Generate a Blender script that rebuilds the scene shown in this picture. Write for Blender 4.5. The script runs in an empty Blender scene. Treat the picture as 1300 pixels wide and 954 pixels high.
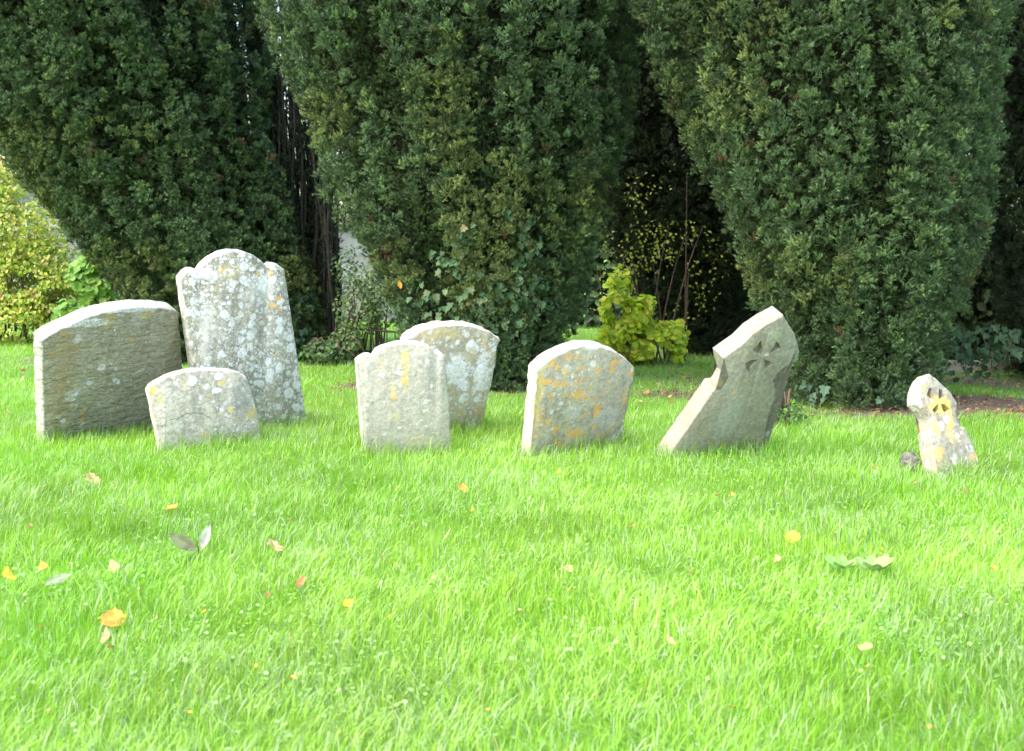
import bpy, bmesh, math, random
import numpy as np
from mathutils import Vector, Matrix
random.seed(7); RNG = np.random.default_rng(11)
R = math.radians
sc = bpy.context.scene
COL = sc.collection

# ------------------------------------------------------------------ camera model
F = 1485.0; PITCH = R(4.85); EYE = np.array([0.0, 0.0, 1.5])
FW = np.array([0, math.cos(PITCH), -math.sin(PITCH)])
UP = np.array([0, math.sin(PITCH), math.cos(PITCH)])
RT = np.array([1.0, 0, 0])
def ray(x, y):
    return FW + RT*((x-650)/F) + UP*((432-y)/F)
def on_ground(x, y, z=0.0):
    d = ray(x, y); t = (z-EYE[2])/d[2]
    return EYE + d*t
def at_depth(x, y, Y):
    d = ray(x, y); return EYE + d*(Y/d[1])

# ------------------------------------------------------------------ noise
_T = np.random.default_rng(5).random((256, 256))
def vn(x, y, s=0):
    x = np.asarray(x, float)+s*17.3; y = np.asarray(y, float)+s*9.1
    xi = np.floor(x).astype(int); yi = np.floor(y).astype(int)
    fx = x-xi; fy = y-yi; fx = fx*fx*(3-2*fx); fy = fy*fy*(3-2*fy)
    a = _T[xi % 256, yi % 256]; b = _T[(xi+1) % 256, yi % 256]
    c = _T[xi % 256, (yi+1) % 256]; d = _T[(xi+1) % 256, (yi+1) % 256]
    return (a*(1-fx)+b*fx)*(1-fy)+(c*(1-fx)+d*fx)*fy
def gz(x, y):
    """height of the ground"""
    return (vn(np.asarray(x)*.7, np.asarray(y)*.7, 1)-.5)*.07 + (vn(np.asarray(x)*2.3, np.asarray(y)*2.3, 2)-.5)*.03

# ------------------------------------------------------------------ object helpers
def tag(o, label=None, cat=None, group=None, kind=None):
    if label: o['label'] = label
    if cat: o['category'] = cat
    if group: o['group'] = group
    if kind: o['kind'] = kind
    return o
def link(name, me, mat=None, parent=None, loc=None):
    o = bpy.data.objects.new(name, me); COL.objects.link(o)
    if mat is not None:
        for m in (mat if isinstance(mat, (list, tuple)) else [mat]): me.materials.append(m)
    if parent is not None: o.parent = parent
    if loc is not None: o.location = loc
    return o
def empty(name, loc):
    o = bpy.data.objects.new(name, None); COL.objects.link(o); o.location = loc
    o.empty_display_size = .2
    return o
def mesh_np(name, verts, faces_list, color=None, smooth=False, matidx=None):
    """faces_list: list of (n,k) int arrays"""
    me = bpy.data.meshes.new(name)
    verts = np.ascontiguousarray(verts, dtype=np.float32)
    me.vertices.add(len(verts)); me.vertices.foreach_set('co', verts.ravel())
    loops = np.concatenate([f.ravel() for f in faces_list]).astype(np.int32)
    counts = np.concatenate([np.full(len(f), f.shape[1], dtype=np.int32) for f in faces_list])
    starts = np.concatenate([[0], np.cumsum(counts)[:-1]]).astype(np.int32)
    me.loops.add(len(loops)); me.loops.foreach_set('vertex_index', loops)
    me.polygons.add(len(counts)); me.polygons.foreach_set('loop_start', starts)
    if matidx is not None: me.polygons.foreach_set('material_index', np.ascontiguousarray(matidx, dtype=np.int32))
    me.polygons.foreach_set('use_smooth', np.full(len(counts), smooth, dtype=bool))
    if color is not None:
        a = me.attributes.new('Col', 'FLOAT_COLOR', 'POINT')
        c = np.ones((len(verts), 4), np.float32); c[:, :3] = color
        a.data.foreach_set('color', c.ravel())
    me.update(calc_edges=True)
    return me

# ------------------------------------------------------------------ node helpers
def newmat(name):
    m = bpy.data.materials.new(name); m.use_nodes = True
    nt = m.node_tree; nt.nodes.clear()
    out = nt.nodes.new('ShaderNodeOutputMaterial')
    return m, nt, out
def N(nt, typ, **kw):
    n = nt.nodes.new(typ)
    for k, v in kw.items():
        if hasattr(n, k): setattr(n, k, v)
        else: n.inputs[k.replace('_', ' ')].default_value = v
    return n
def L(nt, a, b): nt.links.new(a, b)
def math_(nt, op, a, b=None, c=None, clamp=False):
    n = nt.nodes.new('ShaderNodeMath'); n.operation = op; n.use_clamp = clamp
    for i, v in enumerate((a, b, c)):
        if v is None: continue
        if isinstance(v, (int, float)): n.inputs[i].default_value = v
        else: L(nt, v, n.inputs[i])
    return n.outputs[0]
def mix(nt, fac, a, b, typ='MIX'):
    n = nt.nodes.new('ShaderNodeMix'); n.data_type = 'RGBA'; n.blend_type = typ
    for sock, v in ((n.inputs[0], fac), (n.inputs[6], a), (n.inputs[7], b)):
        if isinstance(v, (int, float)): sock.default_value = v
        elif isinstance(v, tuple): sock.default_value = (*v, 1)
        else: L(nt, v, sock)
    return n.outputs[2]
def smooth(nt, v, lo, hi):
    n = nt.nodes.new('ShaderNodeMapRange'); n.interpolation_type = 'SMOOTHSTEP'
    L(nt, v, n.inputs[0]); n.inputs[1].default_value = min(lo, hi); n.inputs[2].default_value = max(lo, hi)
    if lo > hi: n.inputs[3].default_value = 1; n.inputs[4].default_value = 0
    return n.outputs[0]
def noise(nt, vec, scale, detail=4, rough=.6, off=(0, 0, 0), stretch=(1, 1, 1)):
    mp = nt.nodes.new('ShaderNodeMapping'); L(nt, vec, mp.inputs[0])
    mp.inputs[1].default_value = off; mp.inputs[3].default_value = stretch
    n = N(nt, 'ShaderNodeTexNoise', Scale=scale, Detail=detail, Roughness=rough)
    L(nt, mp.outputs[0], n.inputs[0]); return n.outputs[0]

def leaf_mat(name, rough=.5, transl=.3, spec=.4, tcol=(1, 1, 1), back=None):
    m, nt, out = newmat(name)
    a = N(nt, 'ShaderNodeAttribute', attribute_name='Col')
    p = N(nt, 'ShaderNodeBsdfPrincipled', Roughness=rough)
    p.inputs['Specular IOR Level'].default_value = spec
    L(nt, a.outputs['Color'], p.inputs['Base Color'])
    t = N(nt, 'ShaderNodeBsdfTranslucent')
    L(nt, mix(nt, 1.0, a.outputs['Color'], tcol, 'MULTIPLY'), t.inputs[0])
    ms = N(nt, 'ShaderNodeMixShader'); ms.inputs[0].default_value = transl
    L(nt, p.outputs[0], ms.inputs[1]); L(nt, t.outputs[0], ms.inputs[2])
    L(nt, ms.outputs[0], out.inputs[0])
    return m
def plain_mat(name, c1, c2, scale=6, rough=.85, bump=.3, stretch=(1, 1, 1), metal=0):
    m, nt, out = newmat(name)
    tc = N(nt, 'ShaderNodeTexCoord').outputs['Object']
    n1 = noise(nt, tc, scale, 6, .65, stretch=stretch)
    c = mix(nt, smooth(nt, n1, .35, .65), c1, c2)
    p = N(nt, 'ShaderNodeBsdfPrincipled', Roughness=rough, Metallic=metal)
    L(nt, c, p.inputs['Base Color'])
    b = N(nt, 'ShaderNodeBump', Strength=bump, Distance=.02)
    L(nt, noise(nt, tc, scale*6, 5, .7, stretch=stretch), b.inputs['Height']); L(nt, b.outputs[0], p.inputs['Normal'])
    L(nt, p.outputs[0], out.inputs[0])
    return m

def stone_mat(name, base, dark, white=.5, wscale=9, orange=.2, oscale=11, ocol=(.62, .33, .05), yellow=0., grime=.5, ripple=0., seed=0,
              topwhite=None, spots=(), mottle=.5, wmask=(.42, .6), sidepale=.6):
    """weathered limestone with crustose lichens; object space = face plane (x right, y into the stone, z up)"""
    m, nt, out = newmat(name)
    tc = N(nt, 'ShaderNodeTexCoord').outputs['Object']
    off = (seed*3.7, seed*1.9, seed*5.3)
    # domain distortion for irregular blotch edges
    dn = N(nt, 'ShaderNodeTexNoise', Scale=16, Detail=4, Roughness=.7); L(nt, tc, dn.inputs[0])
    ds = N(nt, 'ShaderNodeVectorMath', operation='MULTIPLY_ADD'); L(nt, dn.outputs['Color'], ds.inputs[0]); ds.inputs[1].default_value = (.05, .05, .05); L(nt, tc, ds.inputs[2])
    dv = ds.outputs[0]
    big = noise(nt, tc, 2.4, 5, .6, off)
    med = noise(nt, tc, 9, 6, .7, off)
    fine = noise(nt, tc, 60, 6, .75, off)
    streak = noise(nt, tc, 5, 6, .65, off, (2.2, 2.2, .28))
    c = mix(nt, smooth(nt, big, .32, .68), base, dark)
    c = mix(nt, math_(nt, 'MULTIPLY', smooth(nt, streak, .45, .75), grime), c, tuple(v*.5 for v in dark))
    c = mix(nt, math_(nt, 'MULTIPLY', smooth(nt, med, .4, .7), mottle), c, tuple(v*1.25+.02 for v in base))
    c = mix(nt, math_(nt, 'MULTIPLY', smooth(nt, fine, .48, .72), .55), c, tuple(v*.45 for v in dark))
    gran = noise(nt, tc, 34, 5, .8, off)
    c = mix(nt, math_(nt, 'MULTIPLY', smooth(nt, gran, .5, .64), .55*grime+.2), c, tuple(v*.55 for v in dark))
    c = mix(nt, math_(nt, 'MULTIPLY', smooth(nt, gran, .5, .36), .5), c, tuple(min(.6, v*1.35) for v in base))
    pits = noise(nt, tc, 130, 3, .7, off)
    c = mix(nt, math_(nt, 'MULTIPLY', smooth(nt, pits, .62, .72), .6), c, (.08, .075, .06))
    hgt = math_(nt, 'MULTIPLY', fine, .5)
    def blotch(scale, amt, o, ring=0., mask=(.42, .6), soft=.1):
        v = N(nt, 'ShaderNodeTexVoronoi', Scale=scale, feature='F1', Randomness=1.0)
        mp = N(nt, 'ShaderNodeMapping'); L(nt, dv, mp.inputs[0]); mp.inputs[1].default_value = o
        L(nt, mp.outputs[0], v.inputs['Vector'])
        sx = N(nt, 'ShaderNodeSeparateColor'); L(nt, v.outputs['Color'], sx.inputs[0])
        rad = math_(nt, 'MULTIPLY', sx.outputs[0], .62)
        gate = math_(nt, 'LESS_THAN', sx.outputs[1], amt)
        d = math_(nt, 'SUBTRACT', rad, v.outputs['Distance'])
        f = math_(nt, 'MULTIPLY', smooth(nt, d, 0., soft), gate)
        region = smooth(nt, noise(nt, tc, 3.2, 3, .6, (o[0]+4, o[1], o[2])), *mask)
        f = math_(nt, 'MULTIPLY', f, region)
        tex = smooth(nt, noise(nt, tc, 45, 5, .75, o), .3, .6)
        f = math_(nt, 'MULTIPLY', f, math_(nt, 'MULTIPLY_ADD', tex, .7, .3))
        return f
    # white / pale grey crusts at three sizes
    for k, (s_, a_) in enumerate(((wscale, white), (wscale*2.3, white*.9), (wscale*5, white*.7))):
        f = blotch(s_, a_, (off[0]+k*7.1, off[1], off[2]+k*2.2), mask=wmask)
        c = mix(nt, math_(nt, 'MULTIPLY', f, .9), c, (.66, .68, .66) if k != 1 else (.58, .61, .60))
        hgt = math_(nt, 'ADD', hgt, math_(nt, 'MULTIPLY', f, .35))
    if yellow > 0:
        yf = math_(nt, 'MULTIPLY', smooth(nt, noise(nt, tc, 6, 6, .75, (off[0]+9, 3, 1)), .5, .66), yellow)
        c = mix(nt, yf, c, (.50, .40, .10))
    for k, (s_, a_) in enumerate(((oscale, orange), (oscale*2.2, orange*.9))):
        f = blotch(s_, a_, (off[0]+k*5.1+20, off[1]+2, off[2]+k*3.2), mask=(.40, .55))
        c = mix(nt, math_(nt, 'MULTIPLY', f, .85), c, ocol)
    # crusts and stains at their own places on the stone: (x, z, rx, rz, colour, strength)
    sep = N(nt, 'ShaderNodeSeparateXYZ'); L(nt, tc, sep.inputs[0])
    ragged = noise(nt, tc, 14, 6, .75, off)
    speck = math_(nt, 'MULTIPLY_ADD', smooth(nt, noise(nt, tc, 42, 5, .8, off), .38, .58), .65, .35)
    for (sx_, sz_, rx, rz, colr, st) in spots:
        ax = math_(nt, 'DIVIDE', math_(nt, 'SUBTRACT', sep.outputs[0], sx_), rx)
        az = math_(nt, 'DIVIDE', math_(nt, 'SUBTRACT', sep.outputs[2], sz_), rz)
        q = math_(nt, 'SQRT', math_(nt, 'ADD', math_(nt, 'MULTIPLY', ax, ax), math_(nt, 'MULTIPLY', az, az)))
        q = math_(nt, 'ADD', q, math_(nt, 'MULTIPLY', math_(nt, 'SUBTRACT', ragged, .5), 3.2))
        inv = N(nt, 'ShaderNodeMapRange', interpolation_type='SMOOTHSTEP'); L(nt, q, inv.inputs[0])
        inv.inputs[1].default_value = 1.15; inv.inputs[2].default_value = .75
        c = mix(nt, math_(nt, 'MULTIPLY', math_(nt, 'MULTIPLY', inv.outputs[0], st), speck), c, colr)
    # upward and left-facing edges turn paler, with a ragged border
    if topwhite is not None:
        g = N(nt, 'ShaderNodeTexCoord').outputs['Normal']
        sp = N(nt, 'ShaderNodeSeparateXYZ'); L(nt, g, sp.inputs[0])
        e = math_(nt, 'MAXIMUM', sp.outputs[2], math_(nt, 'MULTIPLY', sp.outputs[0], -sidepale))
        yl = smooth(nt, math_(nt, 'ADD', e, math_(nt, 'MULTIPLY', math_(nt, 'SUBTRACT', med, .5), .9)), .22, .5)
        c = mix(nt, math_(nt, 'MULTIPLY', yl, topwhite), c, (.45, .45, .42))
    p = N(nt, 'ShaderNodeBsdfPrincipled', Roughness=.93)
    p.inputs['Specular IOR Level'].default_value = .2
    L(nt, c, p.inputs['Base Color'])
    b1 = N(nt, 'ShaderNodeBump', Strength=.55, Distance=.012); L(nt, hgt, b1.inputs['Height'])
    b2 = N(nt, 'ShaderNodeBump', Strength=.5, Distance=.03); L(nt, med, b2.inputs['Height']); L(nt, b1.outputs[0], b2.inputs['Normal'])
    last = b2
    if ripple > 0:
        rp = noise(nt, dv, 9, 5, .6, off, (1.0, 1.0, 2.7))
        b3 = N(nt, 'ShaderNodeBump', Strength=ripple, Distance=.06); L(nt, rp, b3.inputs['Height']); L(nt, b2.outputs[0], b3.inputs['Normal'])
        last = b3
    L(nt, last.outputs[0], p.inputs['Normal'])
    L(nt, p.outputs[0], out.inputs[0])
    return m

# ------------------------------------------------------------------ headstones
def resample(pts, step, keep_last=False):
    out = []
    n = len(pts)
    for i in range(n):
        a = np.array(pts[i]); b = np.array(pts[(i+1) % n])
        k = max(1, int(round(np.linalg.norm(b-a)/step)))
        for j in range(k): out.append(a+(b-a)*j/k)
    return np.array(out)
def inset2(P, e):
    nxt = np.roll(P, -1, 0); prv = np.roll(P, 1, 0)
    t = nxt-prv; t /= np.linalg.norm(t, axis=1, keepdims=True)+1e-9
    area = .5*np.sum(P[:, 0]*nxt[:, 1]-nxt[:, 0]*P[:, 1])
    nrm = np.stack([-t[:, 1], t[:, 0]], 1)*(1 if area > 0 else -1)
    return P+nrm*e
def slab_mesh(name, P, T, e=.007, jit=.0025, seed=0, caps_only=False):
    """closed outline P in (x,z); front at y=0, back at y=T"""
    area = .5*np.sum(P[:, 0]*np.roll(P[:, 1], -1)-np.roll(P[:, 0], -1)*P[:, 1])
    if area < 0: P = P[::-1]
    n = len(P)
    bm = bmesh.new()
    rings = []
    rr = np.random.default_rng(seed)
    nj = lambda k: (vn(np.arange(n)*.37, k*1.7+seed, 3)-.5)
    depth = [(0, e*1.5), (e*.6, e*.5), (e*1.6, 0)] + [(T*q, 0) for q in (.3, .5, .7)] + [(T-e*1.6, 0), (T-e*.6, e*.5), (T, e*1.5)]
    if caps_only: depth = [(0, 0), (T, 0)]
    for k, (y, ins) in enumerate(depth):
        Q = inset2(P, ins + (0 if caps_only else 1)*jit) if ins or not caps_only else P
        if not caps_only:
            w = (vn(P[:, 0]*22+seed, P[:, 1]*22+y*20, 4)-.5)*jit*2.2
            Q = inset2(Q, 1e-6)+(inset2(Q, 1)-Q)*w[:, None]
        rings.append([bm.verts.new((q[0], y, q[1])) for q in Q])
    for a, b in zip(rings[:-1], rings[1:]):
        for i in range(n):
            bm.faces.new((a[i], a[(i+1) % n], b[(i+1) % n], b[i]))
    f1 = bm.faces.new(rings[0][::-1]); f2 = bm.faces.new(rings[-1])
    bmesh.ops.triangulate(bm, faces=[f1, f2], ngon_method='BEAUTY')
    bmesh.ops.recalc_face_normals(bm, faces=bm.faces[:])
    for f in bm.faces: f.smooth = True
    me = bpy.data.meshes.new(name); bm.to_mesh(me); bm.free()
    me.set_sharp_from_angle(angle=R(38))
    return me
def stone_frame(anchor_px, yaw, pitch):
    yaw = R(yaw); pitch = R(pitch)
    b = np.array([-math.sin(yaw)*math.cos(pitch), math.cos(yaw)*math.cos(pitch), math.sin(pitch)])
    X = np.array([math.cos(yaw), math.sin(yaw), 0]); Z = np.cross(X, b)
    a = on_ground(*anchor_px)
    return a, X, b, Z
def to_local(px, fr):
    a, X, b, Z = fr
    out = []
    for (x, y) in px:
        d = ray(x, y); t = np.dot(a-EYE, b)/np.dot(d, b)
        p = EYE+d*t-a
        out.append((np.dot(p, X), np.dot(p, Z)))
    return np.array(out)
def carve(o, cut):
    cm = bpy.data.meshes.new('cutter'); cut.to_mesh(cm); cut.free()
    co = bpy.data.objects.new('cutter', cm); COL.objects.link(co); co.matrix_world = o.matrix_world
    md = o.modifiers.new('b', 'BOOLEAN'); md.operation = 'DIFFERENCE'; md.object = co; md.solver = 'EXACT'
    bpy.context.view_layer.update()
    nm = bpy.data.meshes.new_from_object(o.evaluated_get(bpy.context.evaluated_depsgraph_get()))
    o.modifiers.clear()
    if len(nm.vertices) > 100: o.data = nm
    bpy.data.objects.remove(co); bpy.data.meshes.remove(cm)
    o.data.set_sharp_from_angle(angle=R(38))
def headstone(name, label, outline, anchor, yaw, pitch, T, mat, pits=(), pit_depth=.03, pit_scale=1., ring=None, seed=0, e=.007, jit=.0025, step=.016):
    fr = stone_frame(anchor, yaw, pitch)
    a, X, b, Z = fr
    P = resample(to_local(outline, fr), step)
    me = slab_mesh(name, P, T, e, jit, seed)
    o = link(name, me, mat)
    o.matrix_world = Matrix(((X[0], b[0], Z[0], a[0]), (X[1], b[1], Z[1], a[1]), (X[2], b[2], Z[2], a[2]), (0, 0, 0, 1)))
    if len(pits):
        cut = bmesh.new()
        for pp in pits:
            Q = to_local(pp, fr); cxy = Q.mean(0); Q = (Q-cxy)*pit_scale+cxy
            if isinstance(pit_depth, float): dd = pit_depth
            area = .5*np.sum(Q[:, 0]*np.roll(Q[:, 1], -1)-np.roll(Q[:, 0], -1)*Q[:, 1])
            if area < 0: Q = Q[::-1]
            f = [cut.verts.new((q[0], -.02, q[1])) for q in (Q-cxy)*1.22+cxy]
            k = [cut.verts.new((q[0], dd, q[1])) for q in (Q-cxy)*.80+cxy]
            n = len(Q)
            fs = [cut.faces.new((f[i], f[(i+1) % n], k[(i+1) % n], k[i])) for i in range(n)]
            fs += [cut.faces.new(f[::-1]), cut.faces.new(k)]
        bmesh.ops.recalc_face_normals(cut, faces=cut.faces[:])
        carve(o, cut)
        if ring:
            cut = bmesh.new(); c0 = to_local([ring[0]], fr)[0]; ri, ro, dd = ring[1:]; m_ = 40; rows = []
            for (rad, yy) in ((ri, -.02), (ro, -.02), (ro-.003, dd), (ri+.003, dd)):
                rows.append([cut.verts.new((c0[0]+rad*math.cos(k*2*math.pi/m_), yy, c0[1]+rad*math.sin(k*2*math.pi/m_))) for k in range(m_)])
            for ra, rb in zip(rows, rows[1:]+rows[:1]):
                for k in range(m_): cut.faces.new((ra[k], ra[(k+1) % m_], rb[(k+1) % m_], rb[k]))
            bmesh.ops.recalc_face_normals(cut, faces=cut.faces[:])
            carve(o, cut)
    tag(o, label, 'gravestone')
    return o, fr

LIME = (.40, .385, .325); LIMED = (.27, .26, .205)
fr_of = {}
def sp(fr_args, px, py, rx, rz, col, st):
    fr = stone_frame(*fr_args); q = to_local([(px, py)], fr)[0]
    return (q[0], q[1], rx, rz, col, st)
OR = (.62, .34, .06); YE = (.55, .42, .08); WH = (.68, .70, .68); TAN = (.30, .235, .12); DK = (.10, .10, .085); GR = (.22, .26, .20)

# 1 wide stone, rippled face leaning forward
A = ((110, 559), 46, 22)
headstone('headstone', 'wide low-arched headstone with rippled olive-brown face and white lichen crust along its top',
    [(52, 433), (64, 424.5), (80, 416.5), (97, 408.5), (113, 402), (131, 396.5), (150, 392.5), (176, 389.5), (200, 389.5), (216, 391.5), (224, 394), (228, 398),
     (229.5, 425), (233, 470), (236, 520), (238, 600), (57, 600), (55.5, 560)], *A, .15,
    stone_mat('stone_rippled', (.36, .335, .235), (.27, .25, .17), white=.12, orange=.04, grime=.35, ripple=1.0, seed=1, topwhite=.6, mottle=.3, sidepale=.75,
        spots=[sp(A, 80, 480, .09, .45, TAN, .75), sp(A, 75, 440, .07, .12, TAN, .5), sp(A, 150, 394, .30, .022, WH, .95), sp(A, 100, 411, .22, .03, WH, .8), sp(A, 140, 405, .05, .06, YE, .4), sp(A, 185, 400, .06, .04, YE, .45),
               sp(A, 165, 520, .3, .12, GR, .35), sp(A, 130, 545, .5, .06, (.18, .2, .15), .4)]), seed=1, jit=.004)
# 2 tall stone
A = ((325, 546), 33, 7)
headstone('headstone', 'tallest headstone with round top and small shoulders, thickly speckled with white lichen',
    [(229, 354), (236, 346), (243, 341.5), (249, 342), (252.5, 346), (258, 337.5), (268, 328.5), (280, 321.5), (294, 318), (309, 319), (321, 323.5), (332, 330.5), (340, 339),
     (346, 335), (353, 335.5), (362, 342.5), (375, 430), (389, 528), (396, 590), (261, 590), (245, 468)], *A, .14,
    stone_mat('stone_speckled', (.36, .345, .285), (.22, .21, .165), white=.95, wscale=13, orange=.05, yellow=.14, grime=.75, seed=2, topwhite=.25, wmask=(.30, .46),
        spots=[sp(A, 262, 420, .05, .26, WH, .35), sp(A, 330, 370, .10, .1, WH, .35), sp(A, 345, 470, .08, .12, WH, .3), sp(A, 262, 350, .12, .05, WH, .5), sp(A, 290, 345, .10, .07, (.42, .37, .16), .45),
               sp(A, 300, 400, .05, .3, DK, .35), sp(A, 330, 400, .05, .25, DK, .4)]), seed=2)
# 3 small low stone in front
A = ((265, 571), 30, 5)
headstone('headstone', 'small low headstone with a long crack across its face, in front of the tallest headstone',
    [(188, 497), (191, 491), (200, 485), (212, 478.5), (225, 474), (238, 471), (255, 469.5), (275, 469.5), (294, 471), (305, 473.5), (312, 477), (316, 484), (321, 501), (327.5, 526), (333, 559), (338, 605),
     (209, 605), (199, 552)], *A, .11,
    stone_mat('stone_cracked', (.43, .40, .33), (.28, .27, .225), white=.35, wscale=14, orange=.12, ocol=(.52, .38, .08), yellow=.12, grime=.6, seed=3, topwhite=.2,
        spots=[sp(A, 305, 510, .05, .13, (.17, .19, .17), .7), sp(A, 248, 515, .04, .12, (.2, .21, .19), .6), sp(A, 281, 487, .025, .02, YE, .8), sp(A, 275, 496, .03, .02, WH, .9), sp(A, 292, 522, .02, .03, YE, .7), sp(A, 203, 505, .02, .05, YE, .55),
               sp(A, 235, 490, .04, .05, (.50, .40, .26), .5)]), seed=3)
S3 = A
# 4 plain pale stone
A = ((515, 574), 15, 8)
headstone('headstone', 'pale smooth shouldered headstone with a vertical trail of mustard lichen',
    [(452, 460), (456, 456), (463, 452), (470, 451.5), (473.5, 453), (478, 446), (488, 440.5), (503, 436.5), (518, 435), (533, 436.5), (545, 440), (551.5, 445), (554, 448.5), (559, 447.5), (564, 451), (566.5, 462), (569.5, 495), (573.5, 563), (576, 600),
     (462, 600), (460, 565)], *A, .11,
    stone_mat('stone_pale', (.385, .37, .305), (.305, .295, .24), white=.12, orange=.03, grime=.3, seed=4, topwhite=.2, mottle=.3,
        spots=[sp(A, 514, 470, .03, .15, (.50, .40, .16), .75), sp(A, 515, 487, .028, .025, OR, .7), sp(A, 513, 450, .02, .03, YE, .6), sp(A, 499, 498, .016, .05, (.5, .42, .16), .7), sp(A, 502, 530, .02, .05, (.5, .42, .16), .6),
               sp(A, 548, 470, .03, .16, (.2, .21, .19), .6), sp(A, 478, 505, .05, .3, (.32, .31, .27), .35), sp(A, 530, 560, .12, .05, (.5, .44, .22), .35)]), seed=4)
# 5 behind
A = ((575, 545), 32, 14)
headstone('headstone', 'squat lichen-whitened headstone narrowing downwards, partly hidden behind the pale smooth one',
    [(516, 436), (518, 430), (525, 424), (540, 418), (552, 414), (565, 412), (580, 412), (595, 413), (610, 416), (623, 421), (634, 428), (637, 433), (632, 442), (631, 459), (625.5, 488), (619.5, 511), (615, 530), (606, 575),
     (537, 575), (528, 530), (517, 460)], *A, .13,
    stone_mat('stone_whitened', (.42, .38, .28), (.30, .27, .19), white=.85, wscale=8, orange=.12, yellow=.3, grime=.5, seed=5, topwhite=.4, wmask=(.38, .5),
        spots=[sp(A, 580, 470, .11, .12, WH, .8), sp(A, 612, 475, .08, .18, WH, .75), sp(A, 600, 450, .04, .06, (.42, .32, .17), .8), sp(A, 560, 424, .16, .05, (.45, .38, .15), .6), sp(A, 584, 522, .05, .03, (.48, .36, .16), .6), sp(A, 608, 517, .03, .02, OR, .6)]), seed=5, jit=.006)
# 6 orange lichen
A = ((735, 571), 31, 17)
headstone('headstone', 'round-topped headstone dotted all over with orange lichen',
    [(680.5, 473), (684, 468), (693, 460), (707, 451), (722.6, 443.5), (740, 439), (757, 439), (771, 441.5), (785, 447.5), (797, 456), (804, 463.5), (806.5, 469), (804, 484), (798.7, 512), (793.5, 536), (790, 570), (787, 605),
     (668, 605), (672.5, 565), (676.5, 527), (679.5, 495)], *A, .125,
    stone_mat('stone_orange', (.36, .34, .265), (.25, .235, .175), white=.45, wscale=13, orange=.62, oscale=15, yellow=.22, grime=.45, seed=6, topwhite=.5,
        spots=[sp(A, 737, 484, .02, .03, OR, .9), sp(A, 736, 500, .05, .04, OR, .8), sp(A, 744, 504, .03, .02, OR, .9), sp(A, 727, 552, .05, .03, OR, .85), sp(A, 705, 560, .015, .03, OR, .9), sp(A, 700, 464, .02, .025, OR, .8), sp(A, 733, 453, .015, .025, OR, .8),
               sp(A, 800, 475, .03, .02, OR, .85), sp(A, 793, 505, .02, .06, OR, .7), sp(A, 685, 500, .03, .2, (.52, .40, .10), .65), sp(A, 770, 530, .08, .09, (.42, .44, .43), .6), sp(A, 725, 525, .08, .07, (.42, .44, .43), .5), sp(A, 752, 442, .06, .02, WH, .7)]), seed=6, jit=.005)
# 7 leaning cross
Z7 = lambda pts: [(820+x/4.543, 370+y/4.543) for x, y in pts]
A = ((915, 577), 23, 24)
headstone('cross_headstone', 'grey cross-headed headstone leaning far over to the right, its pale left edge catching the light',
    Z7([(175, 885), (290, 720), (400, 562), (435, 560), (470, 495), (455, 440), (445, 387), (560, 305), (620, 245), (700, 190), (795, 138), (830, 200), (860, 245), (878, 300), (887, 350), (880, 385), (830, 420), (785, 455), (755, 482), (738, 510),
        (757, 542), (750, 590), (725, 675), (700, 760), (682, 880), (665, 1045), (55, 1045)]), *A, .15,
    stone_mat('stone_grey', (.285, .275, .215), (.215, .205, .155), white=.03, orange=.02, grime=.35, seed=7, topwhite=0, mottle=.25,
        spots=[sp(A, 912, 487, .05, .03, (.55, .48, .2), .6), sp(A, 925, 530, .09, .2, (.36, .38, .34), .6), sp(A, 880, 545, .10, .12, (.22, .20, .14), .45), sp(A, 985, 425, .05, .06, (.36, .40, .26), .5)]),
    pits=[Z7(q) for q in ([(662, 288), (675, 330), (666, 364), (640, 356), (616, 340), (640, 320)], [(750, 290), (768, 305), (778, 330), (740, 352), (702, 362), (738, 325)],
                          [(576, 415), (608, 400), (645, 395), (615, 425), (598, 468), (580, 455)], [(682, 396), (708, 404), (728, 422), (695, 450), (664, 468), (688, 430)])],
    pit_depth=.032, seed=7, e=.005, jit=.0012)
# 8 small cross
Z8 = lambda pts: [(1130+x/6.362, 460+y/6.362) for x, y in pts]
A = ((1215, 601), 24, -17)
headstone('cross_headstone', 'small cross-headed headstone mottled with yellow lichen, leaning back at the right end of the row',
    Z8([(235, 335), (238, 240), (254, 180), (283, 125), (320, 90), (375, 128), (430, 182), (490, 235), (550, 330), (548, 400), (540, 440), (570, 515), (605, 520), (635, 570), (680, 680), (720, 780), (745, 870), (775, 1050),
        (400, 1050), (370, 870), (318, 560), (338, 540), (332, 500), (323, 455)]), *A, .125,
    stone_mat('stone_yellow', (.29, .27, .22), (.19, .18, .13), white=.4, wscale=14, orange=.15, yellow=.35, grime=.6, seed=8, topwhite=.15,
        spots=[sp(A, 1192, 515, .09, .06, YE, .8), sp(A, 1205, 525, .03, .12, YE, .65), sp(A, 1188, 545, .04, .05, (.58, .4, .1), .6), sp(A, 1191, 575, .05, .04, (.6, .38, .1), .6), sp(A, 1207, 550, .05, .06, YE, .5), sp(A, 1218, 575, .08, .05, (.25, .24, .2), .5), sp(A, 1236, 580, .04, .02, OR, .6)]),
    pits=[Z8(q) for q in ([(318, 222), (334, 226), (354, 290), (326, 284), (306, 262)], [(400, 228), (418, 234), (434, 272), (398, 288)],
                          [(386, 346), (392, 388), (368, 408), (350, 384)], [(420, 346), (446, 352), (474, 380), (446, 408), (430, 382)])],
    pit_depth=.06, pit_scale=1.25, seed=8, e=.006, jit=.003)
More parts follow.
